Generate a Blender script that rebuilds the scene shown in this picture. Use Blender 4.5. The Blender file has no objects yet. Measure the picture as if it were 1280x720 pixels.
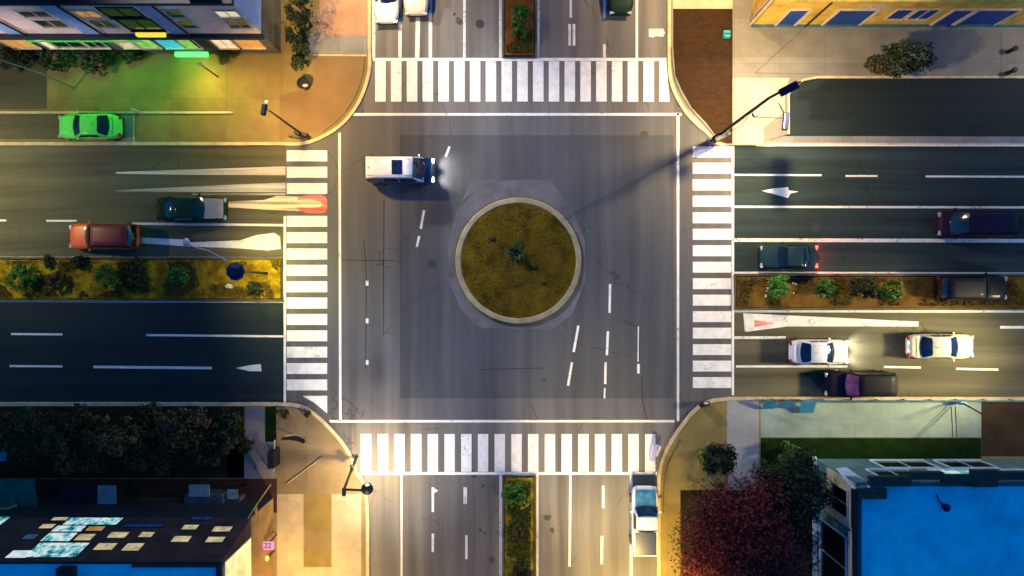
import bpy, math, random
from mathutils import Vector, Matrix, noise as mnoise
R = math.radians
random.seed(7)
sc = bpy.context.scene
col = sc.collection
H = 50.0          # height of the drone above the road
U = 0.06          # metres per photograph pixel on the road


def at(px, py, z=0.0):
    k = U * (H - z) / H
    return Vector(((px - 640) * k, (360 - py) * k, z))


def g(px, py):
    return ((px - 640) * U, (360 - py) * U)


# ------------------------------------------------------------------ materials
MATS = {}


def node_mat(name):
    m = bpy.data.materials.new(name)
    m.use_nodes = True
    nt = m.node_tree
    b = nt.nodes['Principled BSDF']
    return m, nt, b


def N(nt, typ, **kw):
    n = nt.nodes.new(typ)
    for k, v in kw.items():
        if k in n.inputs.keys():
            n.inputs[k].default_value = v
        else:
            setattr(n, k, v)
    return n


def mixc(nt, fac, a, b, mode='MIX'):
    n = nt.nodes.new('ShaderNodeMix')
    n.data_type = 'RGBA'
    n.blend_type = mode
    for s, v in ((0, fac), (6, a), (7, b)):
        if isinstance(v, bpy.types.NodeSocket):
            nt.links.new(v, n.inputs[s])
        else:
            n.inputs[s].default_value = v if s == 0 else (*v[:3], 1)
    return n.outputs[2]


def mathn(nt, op, a, b=None, clamp=False):
    n = nt.nodes.new('ShaderNodeMath')
    n.operation = op
    n.use_clamp = clamp
    for i, v in enumerate((a, b)):
        if v is None:
            continue
        if isinstance(v, bpy.types.NodeSocket):
            nt.links.new(v, n.inputs[i])
        else:
            n.inputs[i].default_value = v
    return n.outputs[0]


def ramp(nt, src, stops):
    n = nt.nodes.new('ShaderNodeValToRGB')
    e = n.color_ramp.elements
    while len(e) < len(stops):
        e.new(0.5)
    for i, (p, c) in enumerate(stops):
        e[i].position = p
        e[i].color = (*c, 1) if len(c) == 3 else c
    nt.links.new(src, n.inputs[0])
    return n.outputs[0]


def pos(nt, scale=(1, 1, 1)):
    gm = N(nt, 'ShaderNodeNewGeometry')
    mp = N(nt, 'ShaderNodeMapping')
    mp.inputs['Scale'].default_value = scale
    nt.links.new(gm.outputs['Position'], mp.inputs['Vector'])
    return mp.outputs[0]


def noise(nt, scale, detail=4, vec=None, rough=0.55):
    n = N(nt, 'ShaderNodeTexNoise')
    n.inputs['Scale'].default_value = scale
    n.inputs['Detail'].default_value = detail
    n.inputs['Roughness'].default_value = rough
    nt.links.new(vec if vec is not None else pos(nt), n.inputs['Vector'])
    return n.outputs['Fac']


def bump(nt, b, h, strength=0.3, dist=0.02):
    n = N(nt, 'ShaderNodeBump')
    n.inputs['Strength'].default_value = strength
    n.inputs['Distance'].default_value = dist
    nt.links.new(h, n.inputs['Height'])
    nt.links.new(n.outputs[0], b.inputs['Normal'])


def grain(name, c, var=0.25, scale=3.0, rough=0.8, metal=0.0, bmp=0.2, spec=0.3):
    """plain surface with dirt and fine grain"""
    m, nt, b = node_mat(name)
    f = noise(nt, scale, 6)
    d = tuple(x * (1 - var) for x in c)
    l = tuple(min(1, x * (1 + var)) for x in c)
    cc = ramp(nt, f, [(0.3, d), (0.7, l)])
    nt.links.new(cc, b.inputs['Base Color'])
    b.inputs['Roughness'].default_value = rough
    b.inputs['Metallic'].default_value = metal
    b.inputs['Specular IOR Level'].default_value = spec
    if bmp:
        bump(nt, b, noise(nt, scale * 12, 3), bmp, 0.01)
    return m


def warped(nt, scale):
    """position stretched along the lane but wandering sideways"""
    n0 = N(nt, 'ShaderNodeTexNoise')
    n0.inputs['Scale'].default_value = 0.07
    n0.inputs['Detail'].default_value = 2
    nt.links.new(pos(nt), n0.inputs['Vector'])
    a = N(nt, 'ShaderNodeVectorMath', operation='MULTIPLY')
    nt.links.new(n0.outputs['Color'], a.inputs[0])
    a.inputs[1].default_value = (1.3, 1.3, 0)
    c = N(nt, 'ShaderNodeVectorMath', operation='ADD')
    nt.links.new(pos(nt), c.inputs[0])
    nt.links.new(a.outputs[0], c.inputs[1])
    m2 = N(nt, 'ShaderNodeMapping')
    m2.inputs['Scale'].default_value = scale
    nt.links.new(c.outputs[0], m2.inputs['Vector'])
    return m2.outputs[0]


def asphalt(name, c, direction='y', streak=0.35, crack=True):
    m, nt, b = node_mat(name)
    big = noise(nt, 0.12, 4)
    sv = (1.1, 0.035, 1) if direction == 'y' else (0.035, 1.1, 1)
    st = noise(nt, 1.0, 5, warped(nt, sv))
    sv2 = (0.5, 0.02, 1) if direction == 'y' else (0.02, 0.5, 1)
    st2 = noise(nt, 1.0, 2, pos(nt, sv2))
    fine = noise(nt, 14, 5)
    v = mathn(nt, 'MULTIPLY', ramp(nt, st, [(0.3, (1 - streak,) * 3), (0.7, (1 + streak * .6,) * 3)]),
              ramp(nt, st2, [(0.3, (0.75,) * 3), (0.7, (1.0,) * 3)]))
    v = mathn(nt, 'MULTIPLY', v, ramp(nt, big, [(0.3, (0.8,) * 3), (0.7, (1.0,) * 3)]))
    v = mathn(nt, 'MULTIPLY', v, ramp(nt, fine, [(0.3, (0.72,) * 3), (0.7, (1.0,) * 3)]))
    v = mathn(nt, 'MULTIPLY', v, 1.9)
    if crack:
        vo = N(nt, 'ShaderNodeTexVoronoi')
        vo.feature = 'DISTANCE_TO_EDGE'
        vo.inputs['Scale'].default_value = 0.16
        wv = N(nt, 'ShaderNodeVectorMath', operation='ADD')
        nn = N(nt, 'ShaderNodeTexNoise')
        nn.inputs['Scale'].default_value = 1.0
        nn.inputs['Detail'].default_value = 5
        nt.links.new(pos(nt), nn.inputs['Vector'])
        nt.links.new(pos(nt), wv.inputs[0])
        nt.links.new(nn.outputs['Color'], wv.inputs[1])
        nt.links.new(wv.outputs[0], vo.inputs['Vector'])
        ln = ramp(nt, vo.outputs['Distance'], [(0.002, (0.6,) * 3), (0.007, (1.0,) * 3)])
        msk = ramp(nt, noise(nt, 0.2, 2), [(0.5, (1, 1, 1)), (0.56, (0, 0, 0))])
        ln = mixc(nt, msk, ln, (1, 1, 1))
        v = mathn(nt, 'MULTIPLY', v, ln)
    cc = mixc(nt, 1.0, c, v, 'MULTIPLY')
    nt.links.new(cc, b.inputs['Base Color'])
    b.inputs['Roughness'].default_value = 0.78
    b.inputs['Specular IOR Level'].default_value = 0.25
    bump(nt, b, noise(nt, 45, 3), 0.35, 0.008)
    return m


def road_paint(name, c=(0.78, 0.78, 0.76), wear=0.5, under=(0.12, 0.12, 0.12)):
    m, nt, b = node_mat(name)
    w = noise(nt, 5, 7, rough=0.7)
    tr = noise(nt, 0.7, 3)
    k = mathn(nt, 'ADD', mathn(nt, 'MULTIPLY', w, 0.6), mathn(nt, 'MULTIPLY', tr, 0.4))
    f = ramp(nt, k, [(0.36 + 0.10 * (wear - .5), (1, 1, 1)), (0.50 + 0.16 * (wear - .5), (0, 0, 0))])
    cc = mixc(nt, f, c, under)
    d = mixc(nt, 1.0, cc, ramp(nt, noise(nt, 1.6, 4), [(0.3, (0.8,) * 3), (0.65, (1,) * 3)]), 'MULTIPLY')
    nt.links.new(d, b.inputs['Base Color'])
    b.inputs['Roughness'].default_value = 0.6
    return m


def slabs(name, c, size=(2.4, 2.4), var=0.18, mortar=0.55, ms=0.012, offset=0.0, rot=0.0):
    m, nt, b = node_mat(name)
    br = N(nt, 'ShaderNodeTexBrick')
    br.offset = offset
    br.inputs['Scale'].default_value = 1.0
    br.inputs['Brick Width'].default_value = size[0]
    br.inputs['Row Height'].default_value = size[1]
    br.inputs['Mortar Size'].default_value = ms
    br.inputs['Mortar Smooth'].default_value = 0.1
    br.inputs['Color1'].default_value = (1, 1, 1, 1)
    br.inputs['Color2'].default_value = (1 - var,) * 3 + (1,)
    br.inputs['Mortar'].default_value = (mortar,) * 3 + (1,)
    gm = N(nt, 'ShaderNodeNewGeometry')
    mp = N(nt, 'ShaderNodeMapping')
    mp.inputs['Rotation'].default_value = (0, 0, rot)
    mp.inputs['Location'].default_value = (0.37, 0.21, 0)
    nt.links.new(gm.outputs['Position'], mp.inputs['Vector'])
    nt.links.new(mp.outputs[0], br.inputs['Vector'])
    st = ramp(nt, noise(nt, 0.5, 6, rough=.65), [(0.3, (0.72,) * 3), (0.65, (1.05,) * 3)])
    fi = ramp(nt, noise(nt, 20, 4), [(0.3, (0.85,) * 3), (0.7, (1.0,) * 3)])
    x = mixc(nt, 1.0, br.outputs['Color'], st, 'MULTIPLY')
    x = mixc(nt, 1.0, x, fi, 'MULTIPLY')
    x = mixc(nt, 1.0, c, x, 'MULTIPLY')
    nt.links.new(x, b.inputs['Base Color'])
    b.inputs['Roughness'].default_value = 0.85
    b.inputs['Specular IOR Level'].default_value = 0.2
    bump(nt, b, noise(nt, 30, 3), 0.2, 0.006)
    return m


def ground_cover(name, stops, scale=1.2):
    m, nt, b = node_mat(name)
    f = noise(nt, scale, 8, rough=0.7)
    nt.links.new(ramp(nt, f, stops), b.inputs['Base Color'])
    b.inputs['Roughness'].default_value = 0.95
    b.inputs['Specular IOR Level'].default_value = 0.1
    bump(nt, b, noise(nt, 9, 5), 0.9, 0.06)
    return m


def leaf_mat(name, dark, light, scale=0.9):
    m, nt, b = node_mat(name)
    gm = N(nt, 'ShaderNodeNewGeometry')
    rnd = gm.outputs['Random Per Island']
    cl = noise(nt, scale, 2)
    k = mathn(nt, 'ADD', mathn(nt, 'MULTIPLY', rnd, 0.6), mathn(nt, 'MULTIPLY', cl, 0.6))
    nt.links.new(ramp(nt, k, [(0.25, dark), (0.85, light)]), b.inputs['Base Color'])
    b.inputs['Roughness'].default_value = 0.6
    b.inputs['Specular IOR Level'].default_value = 0.3
    return m


def paint(name, c, rough=0.28, metal=0.0, coat=0.7):
    m, nt, b = node_mat(name)
    f = noise(nt, 2.5, 5)
    cc = ramp(nt, f, [(0.35, tuple(x * .86 for x in c)), (0.65, c)])
    nt.links.new(cc, b.inputs['Base Color'])
    b.inputs['Roughness'].default_value = rough
    b.inputs['Metallic'].default_value = metal
    b.inputs['Coat Weight'].default_value = coat
    b.inputs['Coat Roughness'].default_value = 0.08
    if rough > .5:
        b.inputs['Specular IOR Level'].default_value = 0.15
    return m


def glassy(name, c, rough=0.08, rng=0.5):
    m, nt, b = node_mat(name)
    f = noise(nt, 2.0, 3)
    nt.links.new(ramp(nt, f, [(0.35, tuple(x * (1 - rng) for x in c)), (0.7, c)]), b.inputs['Base Color'])
    b.inputs['Roughness'].default_value = rough
    b.inputs['Specular IOR Level'].default_value = 0.8
    b.inputs['Coat Weight'].default_value = 0.1
    return m


def glow(name, c, s, patchy=0.0, scale=2.0):
    m, nt, b = node_mat(name)
    b.inputs['Base Color'].default_value = (*[x * .4 for x in c], 1)
    b.inputs['Emission Strength'].default_value = s
    if patchy:
        f = noise(nt, scale, 4)
        nt.links.new(ramp(nt, f, [(0.35, tuple(x * (1 - patchy) for x in c)), (0.65, c)]), b.inputs['Emission Color'])
    else:
        b.inputs['Emission Color'].default_value = (*c, 1)
    return m


M = {}
M['asph_ns'] = asphalt('asphalt worn by northbound wheels', (0.125, 0.118, 0.115), 'y', 0.35)
M['asph_core'] = asphalt('asphalt junction', (0.084, 0.084, 0.092), 'y', 0.26)
M['asph_ew'] = asphalt('asphalt worn by eastbound wheels', (0.078, 0.073, 0.046), 'x', 0.4)
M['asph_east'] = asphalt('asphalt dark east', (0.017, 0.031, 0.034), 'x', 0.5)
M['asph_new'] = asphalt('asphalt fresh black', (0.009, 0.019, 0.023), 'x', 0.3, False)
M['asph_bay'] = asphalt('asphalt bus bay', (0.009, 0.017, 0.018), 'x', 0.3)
M['apron'] = grain('concrete apron', (0.100, 0.100, 0.118), 0.3, 0.6, 0.85)
M['paint'] = road_paint('white road paint', wear=0.25)
M['zebra'] = road_paint('zebra paint', (0.90, 0.89, 0.86), wear=0.15, under=(0.35, 0.34, 0.33))
def trail_mat(name, c, under, lo=.35, hi=.7):  # streaked colour for the light trails laid on the road
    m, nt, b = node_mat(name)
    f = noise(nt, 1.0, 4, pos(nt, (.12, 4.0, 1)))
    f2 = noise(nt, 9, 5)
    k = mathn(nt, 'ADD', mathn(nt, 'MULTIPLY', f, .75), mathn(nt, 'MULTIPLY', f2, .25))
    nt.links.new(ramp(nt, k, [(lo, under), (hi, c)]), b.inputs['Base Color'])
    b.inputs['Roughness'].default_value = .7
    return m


M['trail_pale'] = trail_mat('pale light trail', (0.62, 0.59, 0.52), (0.13, 0.12, 0.08), .3, .62)  # pale headlight streaks as a flat colour
M['trail_red'] = trail_mat('red tail light ghost', (0.75, 0.30, 0.22), (0.60, 0.10, 0.07), .4, .6)  # tail light ghosts as a flat colour
M['trail_cream'] = trail_mat('cream light trail', (0.85, 0.72, 0.48), (0.22, 0.17, 0.09), .36, .55)  # yellowish light streak as a flat colour
M['kerb'] = grain('kerb concrete', (0.52, 0.42, 0.26), 0.25, 1.5)
M['kerb_dark'] = grain('old kerb stone', (0.10, 0.085, 0.06), 0.3, 1.5)
M['plaza'] = slabs('pale plaza concrete', (0.27, 0.255, 0.22), (3.4, 3.4))
M['plaza_gold'] = slabs('tan pavement', (0.27, 0.20, 0.075), (4.2, 3.6), 0.15)
M['pave_tan'] = slabs('tan corner pavement', (0.28, 0.21, 0.125), (5, 4), 0.12)
M['pave_pale'] = slabs('pale paving slab', (0.48, 0.40, 0.30), (3.3, 1.75), 0.06, 0.8)
M['pave_cream'] = slabs('cream paving', (0.62, 0.50, 0.36), (2.2, 2.2), 0.08, 0.7)
M['pave_teal'] = slabs('pale grey footway', (0.33, 0.44, 0.40), (2.6, 3.2), 0.08, 0.75)
M['pave_grey'] = slabs('grey paving', (0.27, 0.27, 0.28), (1.8, 1.8), 0.12)
M['pave_pink'] = slabs('salmon paving', (0.48, 0.27, 0.18), (1.6, 1.6), 0.12, 0.8)
M['pave_olive'] = slabs('olive corner pavement', (0.30, 0.235, 0.085), (4, 4), 0.12)
M['brick'] = slabs('brown brick paving', (0.045, 0.020, 0.006), (0.42, 0.21), 0.35, 0.6, 0.012, 0.5)
M['brown_ground'] = slabs('brown yard paving', (0.06, 0.04, 0.022), (0.8, 0.4), 0.25, 0.6, 0.012, 0.5)
M['lay_by'] = asphalt('lay-by asphalt', (0.07, 0.062, 0.04), 'x', 0.3)
M['red_yard'] = slabs('red brown terrace paving', (0.075, 0.030, 0.022), (0.5, 0.25), 0.3, 0.6, 0.012, 0.5)
M['soil'] = ground_cover('golden mulch', [(0.25, (0.04, 0.025, 0.004)), (0.45, (0.16, 0.10, 0.008)), (0.6, (0.34, 0.25, 0.01)), (0.8, (0.24, 0.22, 0.01))])
M['soil_red'] = ground_cover('rust mulch', [(0.3, (0.07, 0.025, 0.008)), (0.55, (0.20, 0.075, 0.018)), (0.8, (0.14, 0.10, 0.03))])
M['soil_bare'] = ground_cover('bare brown soil', [(0.3, (0.05, 0.028, 0.008)), (0.5, (0.13, 0.075, 0.016)), (0.75, (0.19, 0.11, 0.02))], 0.9)
M['island'] = ground_cover('dry olive turf', [(0.3, (0.016, 0.012, 0.002)), (0.5, (0.075, 0.050, 0.003)), (0.75, (0.125, 0.088, 0.006))], 0.7)
M['lawn'] = ground_cover('dark lawn', [(0.3, (0.004, 0.014, 0.002)), (0.55, (0.009, 0.030, 0.004)), (0.8, (0.018, 0.044, 0.007))])
M['earth'] = ground_cover('dark earth', [(0.3, (0.012, 0.012, 0.007)), (0.6, (0.022, 0.022, 0.012)), (0.8, (0.035, 0.028, 0.015))])
M['grass_dry'] = leaf_mat('dry grass blades', (0.05, 0.04, 0.006), (0.19, 0.15, 0.025))
M['grass_green'] = leaf_mat('green grass blades', (0.03, 0.06, 0.008), (0.10, 0.15, 0.02))
M['leaf_green'] = leaf_mat('green shrub leaves', (0.02, 0.075, 0.008), (0.07, 0.21, 0.02))
M['leaf_bright'] = leaf_mat('bright palm leaves', (0.03, 0.13, 0.012), (0.08, 0.32, 0.04))
M['leaf_dark'] = leaf_mat('dark evergreen leaves', (0.006, 0.013, 0.004), (0.030, 0.045, 0.012))
M['leaf_garden'] = leaf_mat('garden tree leaves', (0.010, 0.012, 0.002), (0.075, 0.060, 0.012))
M['leaf_olive'] = leaf_mat('olive leaves', (0.022, 0.018, 0.004), (0.085, 0.065, 0.014))
M['leaf_autumn'] = leaf_mat('autumn leaves', (0.03, 0.014, 0.004), (0.26, 0.11, 0.03))
M['leaf_red'] = leaf_mat('crimson leaves', (0.012, 0.002, 0.003), (0.26, 0.026, 0.022), 0.5)
M['bark'] = grain('bark', (0.06, 0.045, 0.03), 0.4, 6, 0.95)
M['twig_pale'] = grain('pale dry twigs', (0.42, 0.33, 0.32), 0.4, 2, 0.9)
M['metal_dark'] = grain('dark painted steel', (0.022, 0.022, 0.026), 0.3, 5, 0.5, 0.3, 0.05)
M['metal_grey'] = grain('galvanised steel', (0.30, 0.30, 0.31), 0.25, 5, 0.45, 0.7, 0.05)
M['metal_navy'] = grain('navy painted steel', (0.006, 0.010, 0.045), 0.3, 3, 0.4, 0.2, 0.05)
M['rubber'] = grain('tyre rubber', (0.02, 0.02, 0.02), 0.2, 8, 0.8)
M['rim'] = grain('wheel alloy', (0.35, 0.35, 0.36), 0.2, 8, 0.35, 0.9)
M['trim_black'] = grain('black trim', (0.015, 0.015, 0.017), 0.2, 6, 0.5)
M['glass_navy'] = glassy('navy car glass', (0.008, 0.022, 0.075))
M['glass_dark'] = glassy('dark car glass', (0.010, 0.016, 0.022))
M['glass_blue'] = glassy('blue reflecting glass', (0.06, 0.22, 0.50))
M['glass_green'] = glassy('green black glass', (0.004, 0.030, 0.020))
M['glass_pink'] = glassy('pink reflecting glass', (0.42, 0.10, 0.20))
M['lamp_on'] = glow('headlamp lit', (1.0, 0.93, 0.8), 14)
M['lamp_off'] = grain('clear lamp lens', (0.55, 0.55, 0.58), 0.1, 4, 0.15, 0.3, 0)
M['tail_on'] = glow('tail lamp lit', (1.0, 0.06, 0.03), 6)
M['tail_off'] = paint('red tail lens', (0.35, 0.015, 0.01))
M['lamp_warm'] = glow('street lamp lens warm', (1.0, 0.72, 0.35), 25)
M['lamp_white'] = glow('street lamp lens white', (1.0, 0.92, 0.82), 25)
M['sig_green'] = glow('green signal', (0.05, 1.0, 0.45), 6)
M['sig_red'] = glow('red signal', (1.0, 0.12, 0.10), 6)
M['stucco_lilac'] = grain('lilac grey stucco', (0.72, 0.56, 0.50), 0.15, 1.0)
M['stucco_blue'] = grain('pale blue stucco', (0.36, 0.46, 0.72), 0.12, 1.0)
M['pilaster_blue'] = grain('blue pilaster paint', (0.22, 0.34, 0.62), 0.2, 1.5)
M['cornice_dark'] = grain('dark cornice', (0.018, 0.024, 0.030), 0.3, 2)
M['roof_black'] = grain('black roofing felt', (0.012, 0.013, 0.018), 0.4, 1.5)
M['roof_blue'] = slabs('blue roof membrane', (0.004, 0.80, 1.0), (9.0, 2.0), 0.03, 0.86, 0.008, 0.4)
M['roof_navy'] = grain('navy roof membrane', (0.02, 0.045, 0.10), 0.3, 0.5)
M['win_dark'] = glassy('dark window glass', (0.012, 0.016, 0.022), 0.1)
M['win_yellow'] = glow('lit yellow window', (1.0, 0.78, 0.40), 0.55, 0.6, 2.5)
M['win_cream'] = glow('lit cream window', (1.0, 0.80, 0.50), 0.8, 0.4, 1.5)
M['win_orange'] = glow('lit orange window', (1.0, 0.46, 0.10), 0.5, 0.5, 1.5)
M['win_cyan'] = glow('lit cyan window', (0.05, 0.75, 0.80), 0.7, 0.4, 1.5)
M['win_lime'] = glow('lit lime window', (0.35, 0.9, 0.15), 0.6, 0.5, 1.5)
M['gold_lit'] = glow('lit golden window', (1.0, .80, .34), 1.1, .5, 1.2)
M['neon_added'] = glow('added dim green neon', (0.06, 1.0, 0.10), 0.35)
M['neon_green'] = glow('green neon', (0.06, 1.0, 0.10), 3.0)
M['yellow_box'] = glow('yellow light box', (1.0, 0.75, 0.05), 0.9)
M['frame_cream'] = grain('cream window frame', (0.62, 0.52, 0.40), 0.15, 3)
M['frame_pale'] = grain('pale blue window frame', (0.55, 0.70, 0.80), 0.15, 3)
M['wall_yellow'] = grain('yellow stucco', (0.62, 0.40, 0.07), 0.3, 1.3)
M['wall_grey'] = grain('grey green stucco', (0.11, 0.12, 0.085), 0.3, 1.0)
M['wall_teal'] = grain('teal grey stucco', (0.10, 0.20, 0.22), 0.3, 1.0)
M['wall_cream'] = grain('cream wall', (0.60, 0.55, 0.40), 0.2, 1.2)
M['wall_office'] = grain('charcoal cladding', (0.085, 0.036, 0.036), 0.4, 0.8)
M['wall_gold'] = grain('golden render', (0.75, 0.52, 0.16), 0.25, 1.0)
M['blue_door'] = grain('blue painted panel', (0.008, 0.055, 0.26), 0.3, 1.2, 0.5)
M['coping'] = grain('green grey coping', (0.035, 0.045, 0.032), 0.3, 2)
M['teal_fabric'] = grain('teal awning fabric', (0.03, 0.14, 0.09), 0.4, 1.2)
M['box_grey'] = grain('grey sheet metal', (0.11, 0.11, 0.13), 0.3, 2, 0.5, 0.3)
M['box_pale'] = grain('pale grey panel', (0.30, 0.36, 0.36), 0.2, 2, 0.5)
M['stone'] = grain('stone', (0.05, 0.04, 0.03), 0.4, 5)
M['stone_pale'] = grain('pale stone', (0.5, 0.45, 0.38), 0.3, 5)
M['sign_purple'] = glow('purple sign', (0.62, 0.28, 0.62), 0.7, 0.2)
M['sign_dark'] = grain('dark sign lettering', (0.12, 0.03, 0.12), 0.2, 4)
M['flame'] = glow('orange wall lamp', (1.0, 0.45, 0.06), 3.0)
M['teal_box'] = grain('teal cover', (0.05, 0.32, 0.36), 0.3, 6)
M['hazard_blue'] = grain('blue barrier panel', (0.05, 0.28, 0.48), 0.2, 4)


def display_mat():
    m, nt, b = node_mat('cyan and white lit display')
    f = noise(nt, 1.4, 6, pos(nt, (1.2, 1, 1)), 0.75)
    cc = ramp(nt, f, [(0.36, (0.0, 0.03, 0.04)), (0.43, (0.02, 0.28, 0.34)), (0.50, (0.30, 0.72, 0.78)), (0.56, (0.85, 0.95, 0.95))])
    nt.links.new(cc, b.inputs['Emission Color'])
    b.inputs['Base Color'].default_value = (0.02, 0.05, 0.06, 1)
    b.inputs['Emission Strength'].default_value = 0.7
    return m


M['display'] = display_mat()
M['display_white'] = glow('white lit display', (.85, .95, .95), .7, .4, 2.5)


# ------------------------------------------------------------------ mesh helper
class MB:
    def __init__(s):
        s.v = []
        s.f = []

    def add(s, vs, fs):
        o = len(s.v)
        s.v += [tuple(p) for p in vs]
        s.f += [tuple(o + i for i in f) for f in fs]
        return s

    def box(s, cx, cy, cz, sx, sy, sz, rz=0.0):
        c, n = math.cos(rz), math.sin(rz)
        vs = []
        for dz in (-.5, .5):
            for dx, dy in ((-.5, -.5), (.5, -.5), (.5, .5), (-.5, .5)):
                x, y = dx * sx, dy * sy
                vs.append((cx + x * c - y * n, cy + x * n + y * c, cz + dz * sz))
        return s.add(vs, [(0, 3, 2, 1), (4, 5, 6, 7), (0, 1, 5, 4), (1, 2, 6, 5), (2, 3, 7, 6), (3, 0, 4, 7)])

    def box2(s, x0, x1, y0, y1, z0, z1):
        return s.box((x0 + x1) / 2, (y0 + y1) / 2, (z0 + z1) / 2, abs(x1 - x0), abs(y1 - y0), abs(z1 - z0))

    def prism(s, pts, z0, z1):
        a = sum(pts[i][0] * pts[(i + 1) % len(pts)][1] - pts[(i + 1) % len(pts)][0] * pts[i][1] for i in range(len(pts)))
        if a < 0:
            pts = pts[::-1]
        n = len(pts)
        vs = [(x, y, z0) for x, y in pts] + [(x, y, z1) for x, y in pts]
        fs = [tuple(range(n, 2 * n)), tuple(range(n - 1, -1, -1))]
        fs += [(i, (i + 1) % n, n + (i + 1) % n, n + i) for i in range(n)]
        return s.add(vs, fs)

    def flat(s, pts, z):
        a = sum(pts[i][0] * pts[(i + 1) % len(pts)][1] - pts[(i + 1) % len(pts)][0] * pts[i][1] for i in range(len(pts)))
        if a < 0:
            pts = pts[::-1]
        return s.add([(x, y, z) for x, y in pts], [tuple(range(len(pts)))])

    def quad(s, a, b, c, d):
        return s.add([a, b, c, d], [(0, 1, 2, 3)])

    def tube(s, pts, r, n=10, cap=True):
        """tube along points, r number or list"""
        pts = [Vector(p) for p in pts]
        rs = r if isinstance(r, (list, tuple)) else [r] * len(pts)
        vs, fs = [], []
        for i, p in enumerate(pts):
            d = (pts[min(i + 1, len(pts) - 1)] - pts[max(i - 1, 0)]).normalized()
            up = Vector((0, 0, 1)) if abs(d.z) < 0.9 else Vector((1, 0, 0))
            a = d.cross(up).normalized()
            b = d.cross(a).normalized()
            for k in range(n):
                t = 2 * math.pi * k / n
                vs.append(p + a * math.cos(t) * rs[i] + b * math.sin(t) * rs[i])
        for i in range(len(pts) - 1):
            for k in range(n):
                k2 = (k + 1) % n
                fs.append((i * n + k, i * n + k2, (i + 1) * n + k2, (i + 1) * n + k))
        if cap:
            fs.append(tuple(range(n)))
            fs.append(tuple((len(pts) - 1) * n + k for k in range(n - 1, -1, -1)))
        return s.add(vs, fs)

    def lathe(s, cx, cy, prof, n=32):
        vs, fs = [], []
        for r, z in prof:
            for k in range(n):
                t = 2 * math.pi * k / n
                vs.append((cx + r * math.cos(t), cy + r * math.sin(t), z))
        for i in range(len(prof) - 1):
            for k in range(n):
                k2 = (k + 1) % n
                fs.append((i * n + k, i * n + k2, (i + 1) * n + k2, (i + 1) * n + k))
        fs.append(tuple((len(prof) - 1) * n + k for k in range(n)))
        return s.add(vs, fs)

    def ball(s, c, r, n=12, m=8, jit=0.0):
        vs, fs = [], []
        rr = r if isinstance(r, (tuple, list)) else (r, r, r)
        for i in range(m + 1):
            ph = math.pi * i / m
            for k in range(n):
                t = 2 * math.pi * k / n
                j = 1 + random.uniform(-jit, jit)
                vs.append((c[0] + rr[0] * j * math.sin(ph) * math.cos(t), c[1] + rr[1] * j * math.sin(ph) * math.sin(t), c[2] + rr[2] * j * math.cos(ph)))
        for i in range(m):
            for k in range(n):
                k2 = (k + 1) % n
                fs.append((i * n + k, (i + 1) * n + k, (i + 1) * n + k2, i * n + k2))
        return s.add(vs, fs)

    def build(s, name, mat, parent=None, smooth=False, bevel=0.0, local=False, seg=2):
        off = Vector((0, 0, 0))
        if parent is not None and not local:
            r = parent
            while r is not None:
                off += Vector(r.location)
                r = r.parent
        me = bpy.data.meshes.new(name)
        me.from_pydata([tuple(Vector(p) - off) for p in s.v], [], s.f)
        me.materials.append(mat)
        me.update()
        if smooth:
            for p in me.polygons:
                p.use_smooth = True
        o = bpy.data.objects.new(name, me)
        col.objects.link(o)
        if parent is not None:
            o.parent = parent
        if bevel:
            b = o.modifiers.new('Bevel', 'BEVEL')
            b.width = bevel
            b.segments = seg
            b.limit_method = 'ANGLE'
            b.angle_limit = R(35)
        return o


def tag(o, label=None, cat=None, group=None, kind=None):
    if label:
        o['label'] = label
    if cat:
        o['category'] = cat
    if group:
        o['group'] = group
    if kind:
        o['kind'] = kind
    return o


def thing(name, label, cat, loc, rz=0.0, group=None):
    o = bpy.data.objects.new(name, None)
    o.empty_display_size = 0.3
    col.objects.link(o)
    o.location = loc
    o.rotation_euler = (0, 0, rz)
    return tag(o, label, cat, group)


def struct(name, mb, mat, label=None, bevel=0.0):
    o = mb.build(name, mat, bevel=bevel)
    return tag(o, label, None, None, 'structure')


def P(*pts):
    return [g(x, y) for x, y in pts]


def rectp(x0, y0, x1, y1):
    return P((x0, y0), (x1, y0), (x1, y1), (x0, y1))


def ribbon(mb, pts, w, z0, z1=None):
    """band of width w centred on the path"""
    L, Rr = [], []
    n = len(pts)
    for i, (x, y) in enumerate(pts):
        ax, ay = pts[max(i - 1, 0)]
        bx, by = pts[min(i + 1, n - 1)]
        dx, dy = bx - ax, by - ay
        l = math.hypot(dx, dy) or 1
        nx, ny = -dy / l, dx / l
        L.append((x + nx * w / 2, y + ny * w / 2))
        Rr.append((x - nx * w / 2, y - ny * w / 2))
    for i in range(n - 1):
        q = [L[i], L[i + 1], Rr[i + 1], Rr[i]]
        if z1 is None:
            mb.flat(q, z0)
    if z1 is not None:
        vs = [(x, y, z0) for x, y in L] + [(x, y, z0) for x, y in Rr] + [(x, y, z1) for x, y in L] + [(x, y, z1) for x, y in Rr]
        fs = []
        for i in range(n - 1):
            fs += [(2 * n + i, 3 * n + i, 3 * n + i + 1, 2 * n + i + 1), (i, 2 * n + i, 2 * n + i + 1, i + 1),
                   (n + i, n + i + 1, 3 * n + i + 1, 3 * n + i)]
        fs += [(0, n, 3 * n, 2 * n), (n - 1, 3 * n - 1, 4 * n - 1, 2 * n - 1)]
        mb.add(vs, fs)
    return mb


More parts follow.
